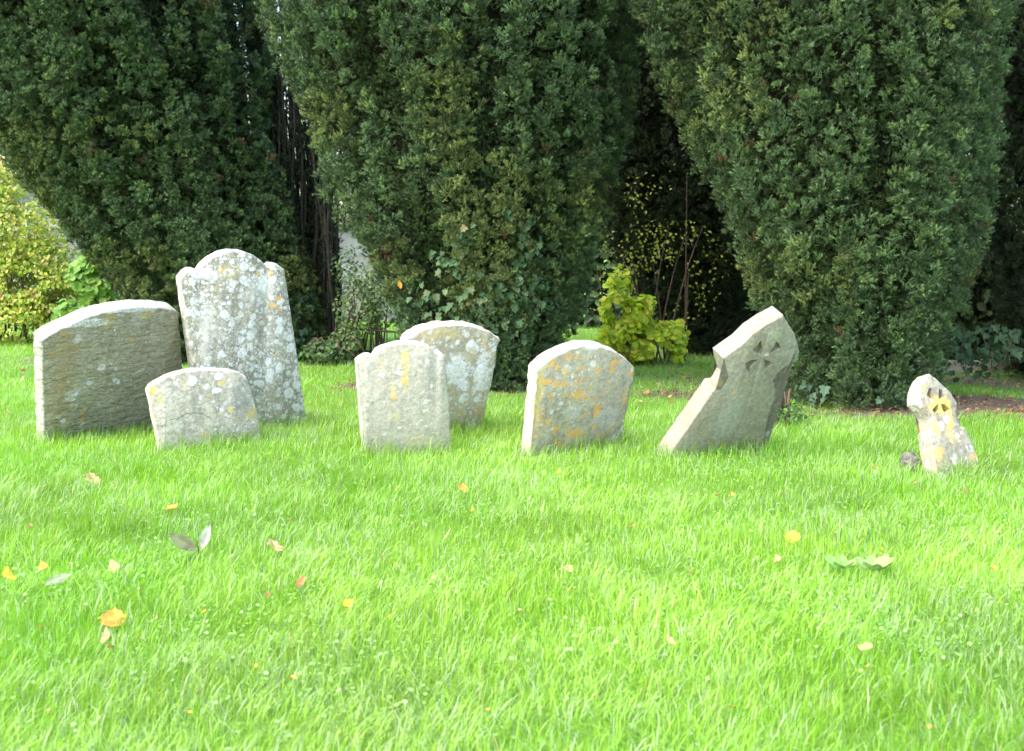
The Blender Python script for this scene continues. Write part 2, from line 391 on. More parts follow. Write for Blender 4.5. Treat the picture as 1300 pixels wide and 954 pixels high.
# the crack across the small stone, a thin dark groove lying on its face
def crack():
    fr = stone_frame(*S3); a, X, b, Z = fr
    z = lambda pts: [(170+x/7.63, 455+y/7.63) for x, y in pts]
    par = [o for o in bpy.data.objects if o.name == 'headstone.002'][0]
    cmat = plain_mat('crack_dark', (.10, .09, .07), (.15, .14, .11), 30)
    for line in ([(205, 655), (250, 655), (285, 665), (300, 635), (320, 605), (360, 592), (410, 588), (450, 575), (500, 540), (560, 528), (630, 530), (690, 545), (740, 580), (800, 640)], [(295, 270), (325, 278), (350, 268), (370, 255), (385, 255)]):
        vs, fs = [], []
        Q = to_local(z(line), fr); Q = resample_open(Q, .012)
        n = len(Q)
        for i, q in enumerate(Q):
            w = .0020*(.5+vn(i*.6, 1, 9))*min(1, (i+1)/4, (n-i)/4)
            k = len(vs); vs += [(q[0], -.0012, q[1]+w), (q[0], -.0012, q[1]-w)]
            if i: fs.append((k-2, k-1, k+1, k))
        me = mesh_np('crack', np.array(vs), [np.array(fs)])
        link('crack', me, cmat, parent=par)
def resample_open(Q, step):
    out = []
    for i in range(len(Q)-1):
        k = max(1, int(np.linalg.norm(Q[i+1]-Q[i])/step))
        for j in range(k):
            p = Q[i]+(Q[i+1]-Q[i])*j/k
            out.append(p+np.array([0, (vn(len(out)*.5, 3, 2)-.5)*.006]))
    out.append(Q[-1]); return np.array(out)
crack()

# ------------------------------------------------------------------ lump of stone by the small cross
def rock(name, label, px, size, seed):
    bm = bmesh.new(); bmesh.ops.create_icosphere(bm, subdivisions=4, radius=1)
    for v in bm.verts:
        c = v.co
        h = 1+.45*(vn(c.x*1.6+seed, c.y*1.6+c.z*1.3, 4)-.5)+.22*(vn(c.x*5+seed, c.z*5+c.y*3, 6)-.5)
        v.co = Vector((c.x*size[0], c.y*size[1], c.z*size[2]))*h
    for f in bm.faces: f.smooth = True
    me = bpy.data.meshes.new(name); bm.to_mesh(me); bm.free()
    p = on_ground(*px)
    o = link(name, me, plain_mat('rock_mat', (.10, .095, .085), (.30, .28, .25), 14, bump=1), loc=(p[0], p[1], .015))
    tag(o, label, 'rock'); return o
rock('rock', 'small rough dark grey rock half sunk in the grass beside the small yellow-mottled cross', (1157, 592), (.075, .06, .07), 3)

# ------------------------------------------------------------------ ground
def soil_mask(x, y):
    """1 where the earth lies bare: under the right-hand yews and beneath the middle gap"""
    n = vn(x*1.4, y*1.4, 7)*.9
    def el(cx, cy, rx, ry): return np.clip(1.25-np.sqrt(((x-cx)/rx)**2+((y-cy)/ry)**2)-(n-.45)*.8, 0, 1)
    return np.clip(el(4.6, 10.3, 1.9, .75)+el(1.75, 11.2, 1.2, .4)*.35+el(2.3, 11.9, .9, 1.4)*.6+el(-.6, 12.2, 1.6, 1.1)*.9+el(-4.2, 15, 1.9, 1.3)*.8+el(7, 12, 3, 1.2)*.8, 0, 1)
def build_ground():
    ys = np.concatenate([np.arange(-4, 24, .16), np.array([25, 28, 32, 40, 55, 80, 120, 200, 400.])])
    xs = np.concatenate([-np.array([400, 200, 120, 70, 45, 30, 22, 18]), np.arange(-14, 14.01, .2), np.array([18, 22, 30, 45, 70, 120, 200, 400])])
    Xg, Yg = np.meshgrid(xs, ys)
    Zg = gz(Xg, Yg)
    far = np.clip((24-Yg)/4, 0, 1)*np.clip((16-abs(Xg))/3, 0, 1)
    Zg = Zg*far
    V = np.stack([Xg, Yg, Zg], -1).reshape(-1, 3)
    ny, nx = Xg.shape
    idx = np.arange(ny*nx).reshape(ny, nx)
    Fq = np.stack([idx[:-1, :-1], idx[:-1, 1:], idx[1:, 1:], idx[1:, :-1]], -1).reshape(-1, 4)
    s = soil_mask(V[:, 0], V[:, 1])
    me = mesh_np('ground', V, [Fq], color=np.stack([s, s, s], 1), smooth=True)
    m, nt, out = newmat('lawn_ground')
    tc = N(nt, 'ShaderNodeTexCoord').outputs['Object']
    g = mix(nt, smooth(nt, noise(nt, tc, 1.2, 6, .7), .35, .65), (.11, .27, .015), (.17, .34, .025))
    g = mix(nt, smooth(nt, noise(nt, tc, 40, 6, .8), .4, .65), g, (.06, .14, .015))
    e = mix(nt, smooth(nt, noise(nt, tc, 9, 6, .75), .35, .65), (.075, .055, .038), (.14, .105, .075))
    e = mix(nt, smooth(nt, noise(nt, tc, 70, 3, .7), .58, .68), e, (.30, .17, .08))
    a = N(nt, 'ShaderNodeAttribute', attribute_name='Col')
    c = mix(nt, smooth(nt, a.outputs['Fac'], .25, .6), g, e)
    p = N(nt, 'ShaderNodeBsdfPrincipled', Roughness=.95); L(nt, c, p.inputs['Base Color'])
    b = N(nt, 'ShaderNodeBump', Strength=.8, Distance=.03); L(nt, noise(nt, tc, 30, 6, .8), b.inputs['Height']); L(nt, b.outputs[0], p.inputs['Normal'])
    L(nt, p.outputs[0], out.inputs[0])
    o = link('ground', me, m); tag(o, 'grassy churchyard ground with patches of bare brown earth under the yews', 'ground', kind='structure')
build_ground()

# ------------------------------------------------------------------ grass
GRASS_GAIN = 1.0
def build_grass():
    pts = []
    for (d0, d1, dens) in ((2.6, 5, 7800), (5, 7.5, 6200), (7.5, 10, 3900), (10, 13, 2300), (13, 18, 1300), (18, 27, 260)):
        w1 = .4377*d1*1.12+1.0
        n = int(dens*(d1-d0)*2*w1)
        x = RNG.uniform(-w1, w1, n); y = RNG.uniform(d0, d1, n)
        k = (abs(x) < .4377*y*1.12+1.0)
        pts.append(np.stack([x[k], y[k]], 1))
    P = np.concatenate(pts)
    s = soil_mask(P[:, 0], P[:, 1])
    clump = vn(P[:, 0]*4, P[:, 1]*4, 3)
    P = P[RNG.random(len(P)) < (1-np.clip(s*1.3, 0, .97))*(.55+.45*clump)]
    n = len(P); x, y = P[:, 0], P[:, 1]; z = gz(x, y)
    cl = vn(x*3.2, y*3.2, 3)*.6+vn(x*9, y*9, 4)*.4
    big = vn(x*.8, y*.8, 5)
    soil = soil_mask(x, y)
    ln = (.042+.058*cl+.022*big)*RNG.uniform(.6, 1.35, n)*(1-.5*soil)
    ln *= np.where(y > 10.5, .8, 1.0)
    tall = RNG.random(n) < .015; ln[tall] *= 1.5
    for o_ in list(bpy.data.objects):      # the mower leaves longer grass against each stone
        if o_.name.startswith(('headstone', 'cross_headstone')) and o_.parent is None:
            M = o_.matrix_world; X0 = M.col[0].xyz; B0 = M.col[1].xyz; T0 = M.translation
            xs_ = [v.co.x for v in o_.data.vertices if v.co.z < .1]; a_, b_ = min(xs_), max(xs_)
            rx = (x-T0.x)*X0.x+(y-T0.y)*X0.y; ry = (x-T0.x)*B0.x+(y-T0.y)*B0.y
            ddx = np.maximum(np.maximum(a_-rx, rx-b_), 0); ddy = np.maximum(np.maximum(-ry, ry-.15), 0)
            ln *= 1+.75*np.exp(-(np.hypot(ddx, ddy)/.09)**2)
    wd = RNG.uniform(.0019, .0037, n)*np.interp(y, [3, 9, 14, 20], [1.0, 1.3, 1.8, 3.0])
    # lie of the grass: swirls plus scatter, slightly combed to the right
    ang = vn(x*1.1, y*1.1, 8)*7+vn(x*5, y*5, 9)*5+RNG.normal(0, 1.5, n)
    lean = np.clip(.25+.55*vn(x*2.5, y*2.5, 10)+RNG.normal(0, .25, n), .05, 1.25)
    dx = np.cos(ang)+.35; dy = np.sin(ang); q = np.hypot(dx, dy)+1e-6; dx /= q; dy /= q
    wa = ang+RNG.normal(1.57, .6, n); wx = np.cos(wa); wy = np.sin(wa)
    nearm = y < 7.5
    verts = []; faces3 = []; faces4 = []; cols = []
    base = 0
    # colours
    t = np.clip(vn(x*.9, y*.9, 12)*.6+.4*RNG.random(n)+.15*(cl-.5), 0, 1)[:, None]
    ca = np.array([.178, .43, .018]); cb = np.array([.315, .53, .05])
    C = ca*(1-t)+cb*t
    pale = RNG.random(n) < .07+.22*vn(x*1.5, y*1.5, 21); C[pale] = np.array([.42, .54, .30])  # pale mint blades: sheen and highlights put into the blade colour
    straw = RNG.random(n) < .012; C[straw] = np.array([.45, .38, .15])
    C = C*(RNG.uniform(.68, 1.2, n)*(.78+.36*vn(x*1.3, y*1.3, 22)))[:, None]
    C = C*(1-.35*np.clip(soil, 0, 1)[:, None])
    C *= GRASS_GAIN
    for sel, segs in ((nearm, 3), (~nearm, 2)):
        X, Y, Z0, LN, WD, LE, DX, DY, WX, WY = (a[sel] for a in (x, y, z, ln, wd, lean, dx, dy, wx, wy))
        m = len(X); rows = []
        for k in range(segs):
            u = k/segs; h = LN*(u*(1-.25*LE*u)); o = LN*LE*u*u*.95
            wk = WD*(1-.35*u)*(.8 if k == 0 else 1)
            for sg in (-1, 1):
                rows.append(np.stack([X+DX*o+WX*wk*sg*.5, Y+DY*o+WY*wk*sg*.5, Z0-.005+h], 1))
        u = 1.; rows.append(np.stack([X+DX*LN*LE*.95, Y+DY*LN*LE*.95, Z0+LN*(1-.38*LE)], 1))
        V = np.stack(rows, 1); nv = V.shape[1]
        verts.append(V.reshape(-1, 3)); cols.append(np.repeat(C[sel], nv, axis=0))
        b0 = base+np.arange(m)*nv
        for k in range(segs-1):
            faces4.append(np.stack([b0+2*k, b0+2*k+1, b0+2*k+3, b0+2*k+2], 1))
        faces3.append(np.stack([b0+2*segs-2, b0+2*segs-1, b0+2*segs], 1))
        base += m*nv
    me = mesh_np('grass', np.concatenate(verts), faces4+faces3, color=np.concatenate(cols), smooth=True)
    o = link('grass', me, leaf_mat('grass_blade', rough=.38, transl=.38, spec=.55, tcol=(1.0, 1.0, .6)))
    tag(o, 'lush bright green grass covering the churchyard lawn', 'grass', kind='stuff')
    print('grass blades', n)
build_grass()

# ------------------------------------------------------------------ leaf card shapes (fans built from a midrib, folded)
def leaf_shape(kind):
    if kind == 'ovate':
        o = [(0, 0), (.22, .18), (.36, .42), (.30, .68), (.12, .9), (0, 1)]
    elif kind == 'round':
        o = [(0, 0), (.30, .02), (.48, .28), (.45, .6), (.22, .88), (0, 1)]
    elif kind == 'ivy':
        o = [(0, .1), (.18, 0), (.48, .12), (.30, .42), (.42, .62), (.17, .68), (0, 1)]
    elif kind == 'maple':
        o = [(0, .04), (.2, 0), (.36, .12), (.47, .26), (.42, .40), (.48, .56), (.34, .64), (.26, .82), (.12, .86), (0, 1)]
    n = len(o)
    right = [(x, y) for x, y in o]; left = [(-x, y) for x, y in o[1:-1]]
    pts = right+left
    mid = [(0, y) for _, y in o[1:-1]]
    k = len(pts)
    verts = [(x, y, abs(x)*.28) for x, y in pts]+[(x, y, 0) for x, y in mid]
    f = []
    for i in range(n-2):     # strips from midrib to edge, both sides
        r0 = i; r1 = i+1; m0 = 0 if i == 0 else k+i-1; m1 = k+i
        l0 = 0 if i == 0 else n+i-1; l1 = n+i
        if i == 0: f += [(0, r1, m1), (0, m1, l1)]
        else: f += [(m0, r0, r1), (m0, r1, m1), (m0, m1, l1), (m0, l1, l0)]
    f += [(k+n-3, n-2, n-1), (k+n-3, n-1, n+n-3)]
    return np.array(verts, float), np.array(f)
SH = {k: leaf_shape(k) for k in ('ovate', 'round', 'ivy', 'maple')}
def norm(a): return a/(np.linalg.norm(a, axis=-1, keepdims=True)+1e-9)
def scatter_leaves(P, Nn, Td, S, C, kind):
    """leaves at P with face normal Nn, tip direction Td, size S, colour C"""
    sv, sf = SH[kind]
    Nn = norm(Nn); Td = norm(Td-Nn*np.sum(Td*Nn, 1, keepdims=True)); B = np.cross(Td, Nn)
    V = P[:, None]+S[:, None, None]*(sv[None, :, 0:1]*B[:, None]+(sv[None, :, 1:2]-.3)*Td[:, None]+sv[None, :, 2:3]*Nn[:, None])
    n, k = len(P), len(sv)
    Fc = (np.arange(n)*k)[:, None, None]+sf[None]
    return V.reshape(-1, 3), Fc.reshape(-1, 3), np.repeat(C, k, axis=0)
def tubes(paths, radii, sides=5):
    """list of (n,3) paths with radii arrays -> verts, quads"""
    vs, fs = [], []; base = 0
    for p, r in zip(paths, radii):
        p = np.asarray(p, float); r = np.asarray(r, float)
        t = norm(np.gradient(p, axis=0))
        ref = np.array([0.3, 1, .1]); a = norm(np.cross(t, ref)); b = np.cross(t, a)
        th = np.arange(sides)/sides*2*math.pi
        ring = p[:, None]+r[:, None, None]*(np.cos(th)[None, :, None]*a[:, None]+np.sin(th)[None, :, None]*b[:, None])
        n = len(p); vs.append(ring.reshape(-1, 3))
        i = np.arange(n-1)[:, None]*sides+np.arange(sides)[None]; j = np.arange(n-1)[:, None]*sides+(np.arange(sides)[None]+1) % sides
        fs.append((np.stack([i, j, j+sides, i+sides], -1).reshape(-1, 4))+base); base += n*sides
    return np.concatenate(vs), np.concatenate(fs)

# ------------------------------------------------------------------ yews
M_YEW = leaf_mat('yew_needles', rough=.5, transl=.12, spec=.35)
M_BARK = plain_mat('yew_bark', (.06, .04, .028), (.12, .08, .055), 5, .9, .8, (1, 1, .15))
M_CORE = plain_mat('yew_inner_shade', (.010, .012, .007), (.020, .018, .012), 20, 1, .5)  # near-black: the shade inside the crown is put into this colour
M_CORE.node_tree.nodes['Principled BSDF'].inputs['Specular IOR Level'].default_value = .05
YG = {'deep': (.044, .080, .028), 'blue': (.074, .126, .054), 'mid': (.090, .146, .048), 'olive': (.118, .155, .046), 'brown': (.10, .06, .03)}
def yew(label, Y, prof_px, top, dens=1.0, seed=0, back=.25, tone=0., sparse=None, extra_stems=None, keep=1.0, brown_at=None):
    """prof_px: list of (y px, left px, right px) silhouettes at distance Y; top = height of tree in m"""
    rg = np.random.default_rng(seed+100)
    zz, cx, rr = [], [], []
    for (py, l, r) in prof_px:
        a = at_depth(l, py, Y); b = at_depth(r, py, Y)
        zz.append(a[2]); cx.append((a[0]+b[0])/2); rr.append((b[0]-a[0])/2)
    o = np.argsort(zz); zz = np.array(zz)[o]; cx = np.array(cx)[o]; rr = np.array(rr)[o]
    zv = zz[-1]
    # above the frame: the crown goes on a little and closes to blunt spires
    zz = np.concatenate([[0.0], zz[zz > .12], [zv+(top-zv)*.45, zv+(top-zv)*.8, top]])
    k = len(zz)-4
    cx = np.concatenate([[cx[-k]], cx[-k:], [cx[-1]]*3]); rr2 = rr[-k:]
    rr = np.concatenate([[rr2[0]*.9], rr2, [rr2[-1]*1.02, rr2[-1]*.78, rr2[-1]*.2]])
    fc = lambda z: np.interp(z, zz, cx); fr = lambda z: np.interp(z, zz, rr)
    root = empty('yew_tree', (float(fc(0)), Y, 0)); tag(root, label, 'tree', 'yew trees behind the graves')
    O = np.array([float(fc(0)), Y, 0])
    # trunk with rising limbs
    paths, rad = [], []
    s = np.linspace(0, 1, 9)
    paths.append(np.stack([fc(s*2.2)+.05*np.sin(s*5), Y+.04*np.cos(s*4), s*2.2-.1], 1)-O); rad.append(.26*(1-.5*s)*(1+.5*np.exp(-s*9)))
    for i in range(12):
        th = i/12*2*math.pi+rg.uniform(-.2, .2); h = rg.uniform(2.5, top*.8)
        z = .2+s*h; q = np.clip(.25+.55*s, 0, 1)
        paths.append(np.stack([fc(z)+np.cos(th)*fr(z)*q*.8, Y+np.sin(th)*fr(z)*q*.8, z], 1)-O); rad.append(.075*(1-.8*s)+.006)
    v, f = tubes(paths, rad, 8)
    link('trunk', mesh_np('trunk', v, [f], smooth=True), M_BARK, root)
    # plumes: upright branch columns lying along the crown surface
    H = top
    allP, allN, allC, allS = [], [], [], []
    nply = int(dens*6.2*sum(.5*(rr[i]+rr[i+1])*(zz[i+1]-zz[i]) for i in range(len(zz)-1))*2*math.pi)
    for i in range(nply):
        nm = int(5.2*max(rr)*2)+6                     # branch columns share meridians, dark grooves between them
        th = ((rg.integers(nm)+rg.normal(0, .15))/nm*2-1)*math.pi     # 0 = towards the camera
        z0 = rg.uniform(-1.5, zv+.3) if rg.random() < .85 else rg.uniform(zv, top*.9)
        front = math.cos(th) > -.45
        if not front and rg.random() > back: continue
        if sparse and sparse(th, z0, rg): continue
        Lp = rg.uniform(.8, 2.3); a0 = rg.uniform(.075, .125)
        nh = int(Lp/.048*rg.uniform(.9, 1.2))
        if z0 > zv+.3 or not front: nh = int(nh*.6)
        u = np.sort(rg.random(nh)); z = z0+u*Lp
        ok = (z > .02) & (z < top*.99); u = u[ok]; z = z[ok]
        if len(z) == 0: continue
        m = len(z)
        tt = th+(.10/np.maximum(fr(z), .3))*(vn(z*1.2, i*3.1, 3)-.5)*1.4+.22*(vn(z*.7+seed, th*1.2+5, 4)-.5)
        off = rg.uniform(-.08, .05)
        shape = np.clip(np.sin(math.pi*np.clip(u*.93+.07, 0, 1))**.55, .15, 1)
        rc = fr(z)+off-.21+.11*shape
        ph = rg.uniform(-1.75, 1.75, m); ph = ph*np.abs(ph/1.75)**.15
        a = a0*shape*rg.uniform(.75, 1.25, m)
        er = np.stack([np.sin(tt), -np.cos(tt), np.zeros(m)], 1); et = np.stack([np.cos(tt), np.sin(tt), np.zeros(m)], 1)
        cen = np.stack([fc(z), np.full(m, Y), z], 1)+er*rc[:, None]
        nd = er*np.cos(ph)[:, None]+et*np.sin(ph)[:, None]
        cen = cen+nd*a[:, None]
        # a head = bunch of sprigs
        hs = rg.uniform(.035, .062, m)
        tone_h = rg.random(m)
        nz = vn(cen[:, 0]*1.3+seed, cen[:, 2]*1.3, 5)
        c = np.array(YG['mid'])[None]*np.ones((m, 1))
        c = np.where((tone_h < .30)[:, None], YG['deep'], c); c = np.where((tone_h > .55)[:, None], YG['blue'], c)
        c = np.where(((nz+.35*tone_h) > .93)[:, None], YG['olive'], c)
        if brown_at is not None:
            bz = brown_at(cen, rg); c = np.where(bz[:, None], YG['brown'], c)
        c = np.where((rg.random(m) < .008)[:, None], YG['brown'], c)
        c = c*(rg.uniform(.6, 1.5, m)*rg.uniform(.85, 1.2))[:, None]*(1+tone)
        ns = 7
        dirs = norm(nd[:, None]+np.array([0, 0, .65])+rg.normal(0, .75, (m, ns, 3)))
        pos = cen[:, None]+dirs*hs[:, None, None]*rg.uniform(.35, 1.0, (m, ns, 1))
        allP.append(pos.reshape(-1, 3)); allN.append(norm(dirs+np.array([0, 0, .5])).reshape(-1, 3))
        allC.append((c[:, None]*rg.uniform(.8, 1.25, (m, ns, 1))).reshape(-1, 3)); allS.append(np.repeat(hs, ns))
    # inner layer of foliage closing the crown behind the columns
    A_ = sum(.5*(rr[i]+rr[i+1])*(zz[i+1]-zz[i]) for i in range(len(zz)-1) if zz[i] < zv+.5)*2*math.pi
    m = int(A_*150*dens); z = rg.uniform(.03, zv+.8, m); th = rg.uniform(-2.2, 2.2, m)
    rq = np.maximum(fr(z)-.40+.22*np.clip(np.abs(th)-1.0, 0, 1)+rg.uniform(-.06, .05, m)-.06*vn(th*6, z*2, 3), .05)
    er = np.stack([np.sin(th), -np.cos(th), np.zeros(m)], 1)
    cen = np.stack([fc(z), np.full(m, Y), z], 1)+er*rq[:, None]
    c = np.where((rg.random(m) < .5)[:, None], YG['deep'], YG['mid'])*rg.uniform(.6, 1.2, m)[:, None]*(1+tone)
    hs = rg.uniform(.05, .09, m); ns = 6
    dirs = norm(er[:, None]+np.array([0, 0, .6])+rg.normal(0, .8, (m, ns, 3)))
    allP.append((cen[:, None]+dirs*hs[:, None, None]*rg.uniform(.2, 1.0, (m, ns, 1))).reshape(-1, 3)); allN.append(dirs.reshape(-1, 3))
    allC.append((c[:, None]*rg.uniform(.8, 1.2, (m, ns, 1))).reshape(-1, 3)); allS.append(np.repeat(hs, ns))
    P = np.concatenate(allP); D = np.concatenate(allN); C = np.concatenate(allC); S = np.concatenate(allS)
    # behind or out of frame: thin out
    K = int(25*keep)
    n = len(P)
    dirn = norm(D[:, None]+rg.normal(0, .62, (n, K, 3)))
    al = rg.uniform(0, 1, (n, K, 1))
    sub = P[:, None]+D[:, None]*(al*.045)
    ln = rg.uniform(.018, .030, (n, K, 1))*np.clip(Y/11, .9, 1.4); w = norm(np.cross(dirn, rg.normal(0, 1, (n, K, 3))))*(.0027*np.clip(Y/11, .9, 1.5))/math.sqrt(keep)
    A = sub-w; B = sub+w; T = sub+dirn*ln
    V = np.stack([A, B, T], 2).reshape(-1, 3)-O
    cc = (C[:, None]*(.8+.45*al)).repeat(3, axis=1).reshape(-1, 3) if False else np.repeat((C[:, None]*(.75+.5*al)).reshape(-1, 3), 3, axis=0)
    Fn = np.arange(len(V)).reshape(-1, 3)
    # inner shell for the twigs, near-black colour standing in for interior shade
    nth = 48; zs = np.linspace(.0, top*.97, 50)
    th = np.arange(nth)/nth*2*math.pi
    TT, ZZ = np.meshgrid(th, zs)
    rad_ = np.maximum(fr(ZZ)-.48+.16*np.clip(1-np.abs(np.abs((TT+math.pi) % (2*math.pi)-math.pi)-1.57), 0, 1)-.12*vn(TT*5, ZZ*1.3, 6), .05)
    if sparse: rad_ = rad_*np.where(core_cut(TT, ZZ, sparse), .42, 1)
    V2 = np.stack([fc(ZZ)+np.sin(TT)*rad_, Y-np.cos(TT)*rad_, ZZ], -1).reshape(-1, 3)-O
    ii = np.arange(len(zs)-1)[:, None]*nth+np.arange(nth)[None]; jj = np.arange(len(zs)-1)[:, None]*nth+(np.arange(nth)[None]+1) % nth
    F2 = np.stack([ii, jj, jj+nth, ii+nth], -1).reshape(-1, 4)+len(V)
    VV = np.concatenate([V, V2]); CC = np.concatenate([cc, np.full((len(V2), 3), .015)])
    mi = np.concatenate([np.zeros(len(Fn)), np.ones(len(F2))])
    me = mesh_np('crown', VV, [Fn, F2], color=CC, matidx=mi)
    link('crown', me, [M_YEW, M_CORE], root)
    print(label[:30], 'sprigs', n, 'tris', len(Fn))
    return root, fc, fr
def core_cut(TT, ZZ, sparse):
    t = (TT+math.pi) % (2*math.pi)-math.pi
    return (t > .95) & (t < 2.6) & (ZZ < 4.4)

def sparse1(th, z, rg):       # right flank of the left-hand yew is bare-stemmed and dark
    return (.95 < th < 2.6) and z < 4.0 and rg.random() < .6
t1, fc1, fr1 = yew('dark green yew farthest left, its right flank open on bare upright stems', 15.0,
    [(0, -125, 332), (90, -60, 346), (170, -8, 352), (240, 48, 362), (310, 108, 385), (370, 160, 400), (420, 180, 408), (455, 205, 395)], 7.0, 1.0, 1)
t2, fc2, fr2 = yew('broad yew with pale ivy climbing its foot, in the middle of the photo', 12.0,
    [(0, 328, 800), (80, 362, 804), (150, 396, 800), (220, 412, 782), (270, 428, 768), (330, 472, 756), (400, 502, 738), (450, 516, 716), (505, 538, 690)], 6.4, 1.05, 2,
    brown_at=lambda c, rg: (np.hypot(c[:, 0]+1.2, (c[:, 2]-1.35)*1.2) < .12) & (rg.random(len(c)) < .7))
t3, fc3, fr3 = yew('dense wide yew directly behind the leaning grey cross', 10.9,
    [(0, 806, 1272), (80, 832, 1264), (150, 864, 1254), (230, 896, 1244), (300, 926, 1236), (400, 966, 1212), (450, 986, 1192), (500, 1012, 1168), (545, 1040, 1135)], 5.8, 1.1, 3)
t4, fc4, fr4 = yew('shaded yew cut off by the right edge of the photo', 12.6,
    [(0, 1215, 1640), (150, 1236, 1630), (300, 1262, 1600), (400, 1275, 1570), (480, 1310, 1500)], 6.0, .8, 4, keep=.8, tone=-.6)  # needle colour scaled down to stand for the shade on this tree
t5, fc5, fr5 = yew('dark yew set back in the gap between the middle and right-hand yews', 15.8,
    [(0, 725, 985), (150, 735, 985), (250, 755, 975), (300, 772, 970), (350, 800, 962), (400, 835, 955), (455, 870, 945)], 6.5, .9, 5, keep=.8, tone=-.68)  # needles coloured darker, painting in the shade of the gap

# bare upright stems in the open right flank of the left-hand yew (part of that tree)
def flank_stems():
    rg = np.random.default_rng(77); O = np.array(t1.location)
    paths, rad = [], []
    for i in range(110):
        Yd = rg.uniform(14.9, 16.3); b = rg.uniform(345, 428); tp = b-rg.uniform(0, 45)
        a0 = at_depth(b, 455, Yd); a1 = at_depth(tp, rg.uniform(-20, 150), Yd); zt = a1[2]
        z = np.linspace(.0, zt, 14); u = z/zt
        paths.append(np.stack([a0[0]*(1-u)+a1[0]*u+.05*np.sin(u*3.1)+.03*np.sin(z*3+i), Yd+.03*np.cos(z*2.3+i), z], 1)-O)
        rad.append(np.linspace(rg.uniform(.018, .04), .008, 14))
    v, f = tubes(paths, rad, 5)
    link('bare_stems', mesh_np('bare_stems', v, [f], smooth=True), plain_mat('stem_bark', (.018, .015, .012), (.045, .038, .03), 6, .95, .5, (1, 1, .2)), t1)
    # sparse sprays on those stems, deep green darkened to carry the shade
    P, D = [], []
    for p in paths:
        k = 170; idx = rg.integers(0, 13, k); u = rg.random((k, 1))
        q = p[idx]*(1-u)+p[idx+1]*u
        P.append(q+rg.normal(0, .045, (k, 3))); D.append(norm(rg.normal(0, 1, (k, 3))+[0, 0, .6]))
    P = np.concatenate(P); D = np.concatenate(D); n = len(P); K = 14
    dirn = norm(D[:, None]+rg.normal(0, .7, (n, K, 3))); sub = P[:, None]+D[:, None]*rg.uniform(0, .06, (n, K, 1))
    w = norm(np.cross(dirn, rg.normal(0, 1, (n, K, 3))))*.004
    V = np.stack([sub-w, sub+w, sub+dirn*rg.uniform(.02, .04, (n, K, 1))], 2).reshape(-1, 3)
    C = np.repeat((np.array(YG['deep'])*rg.uniform(.3, .8, (n, 1))), K*3, axis=0)
    link('inner_foliage', mesh_np('inner_foliage', V, [np.arange(len(V)).reshape(-1, 3)], color=C), M_YEW, t1)
flank_stems()

# ------------------------------------------------------------------ ivy
M_IVY = leaf_mat('ivy_leaf', rough=.62, transl=.10, spec=.22)
def ivy(label, Y, fc, fr, region, n, size, seed, cols):
    rg = np.random.default_rng(seed)
    P, Nn, T, S, C = [], [], [], [], []
    cl = []
    for i in range(n):
        px, py = region(rg)
        a = at_depth(px, py, Y)
        z = a[2]; r = float(fr(z)); sx = (a[0]-float(fc(z)))/max(r, .1)
        # account for the front of the crown standing nearer than its axis
        a = at_depth(px, py, Y-math.sqrt(max(0, 1-min(.98, abs(sx))**2))*r*.9); z = a[2]
        if z < .03: continue
        r = float(fr(z)); sx = np.clip((a[0]-float(fc(z)))/max(r, .1), -.97, .97)
        th = math.asin(sx)
        er = np.array([math.sin(th), -math.cos(th), 0])
        p = np.array([float(fc(z)), Y, z])+er*(r+rg.uniform(-.10, .02))
        P.append(p); Nn.append(er+np.array([0, 0, .35])+rg.normal(0, .35, 3)); T.append(np.array([0, 0, -1])+rg.normal(0, .5, 3))
        S.append(rg.uniform(*size)); C.append(np.array(cols[rg.choice(len(cols), p=[.47, .33, .18, .02])])*rg.uniform(.7, 1.25))
    P = np.array(P); O = P.mean(0); O[2] = 0
    V, Fc, CC = scatter_leaves(P-O, np.array(Nn), np.array(T), np.array(S), np.array(C), 'ivy')
    root = empty('climbing_ivy', O); tag(root, label, 'ivy')
    link('ivy_leaves', mesh_np('ivy_leaves', V, [Fc], color=CC), M_IVY, root)
    # stems creeping up
    paths, rad = [], []
    for i in range(n//60 if n > 300 else 0):
        th = math.asin(np.clip((P[rg.integers(len(P))][0]-float(fc(1)))/float(fr(1)), -.9, .9)); z = np.linspace(0.0, rg.uniform(.5, 1.0), 12)
        tt = th+.12*np.sin(z*4+i); r = fr(z)-.06
        paths.append(np.stack([fc(z)+np.sin(tt)*r, Y-np.cos(tt)*r, z], 1)-O); rad.append(np.linspace(.009, .004, 12))
    if paths:
        v, f = tubes(paths, rad, 5); link('ivy_stems', mesh_np('ivy_stems', v, [f], smooth=True), M_BARK, root)
IVC = [(.040, .088, .034), (.065, .120, .050), (.12, .165, .075), (.20, .17, .08)]
def reg2(rg):
    while True:
        x = rg.normal(610, 62); y = rg.uniform(265, 530)
        w = np.interp(y, [265, 310, 380, 530], [.15, .6, 1.0, .85])
        if abs(x-612-(20 if y < 320 else 0)) < 112*w and vn(x*.03, y*.03, 2) > .33: return x, y
ivy('ivy with pale green lobed leaves climbing the foot of the broad middle yew', 12.0, fc2, fr2, reg2, 600, (.05, .09), 1, IVC)
ivy('dark ivy on the shaded foot of the left-hand yew', 15.0, fc1, fr1, lambda rg: (rg.uniform(375, 432), rg.uniform(330, 470)), 420, (.07, .12), 2, [(.03, .065, .03), (.05, .10, .05), (.09, .16, .08), (.12, .14, .08)])
ivy('broad-leaved ivy low on the foot of the dense yew, between the two crosses', 10.9, fc3, fr3, lambda rg: (rg.choice([rg.normal(1020, 18), rg.normal(1155, 22)]), rg.uniform(490, 545)), 55, (.07, .12), 3, [(.035, .07, .035), (.05, .10, .06), (.08, .13, .08), (.14, .15, .08)])

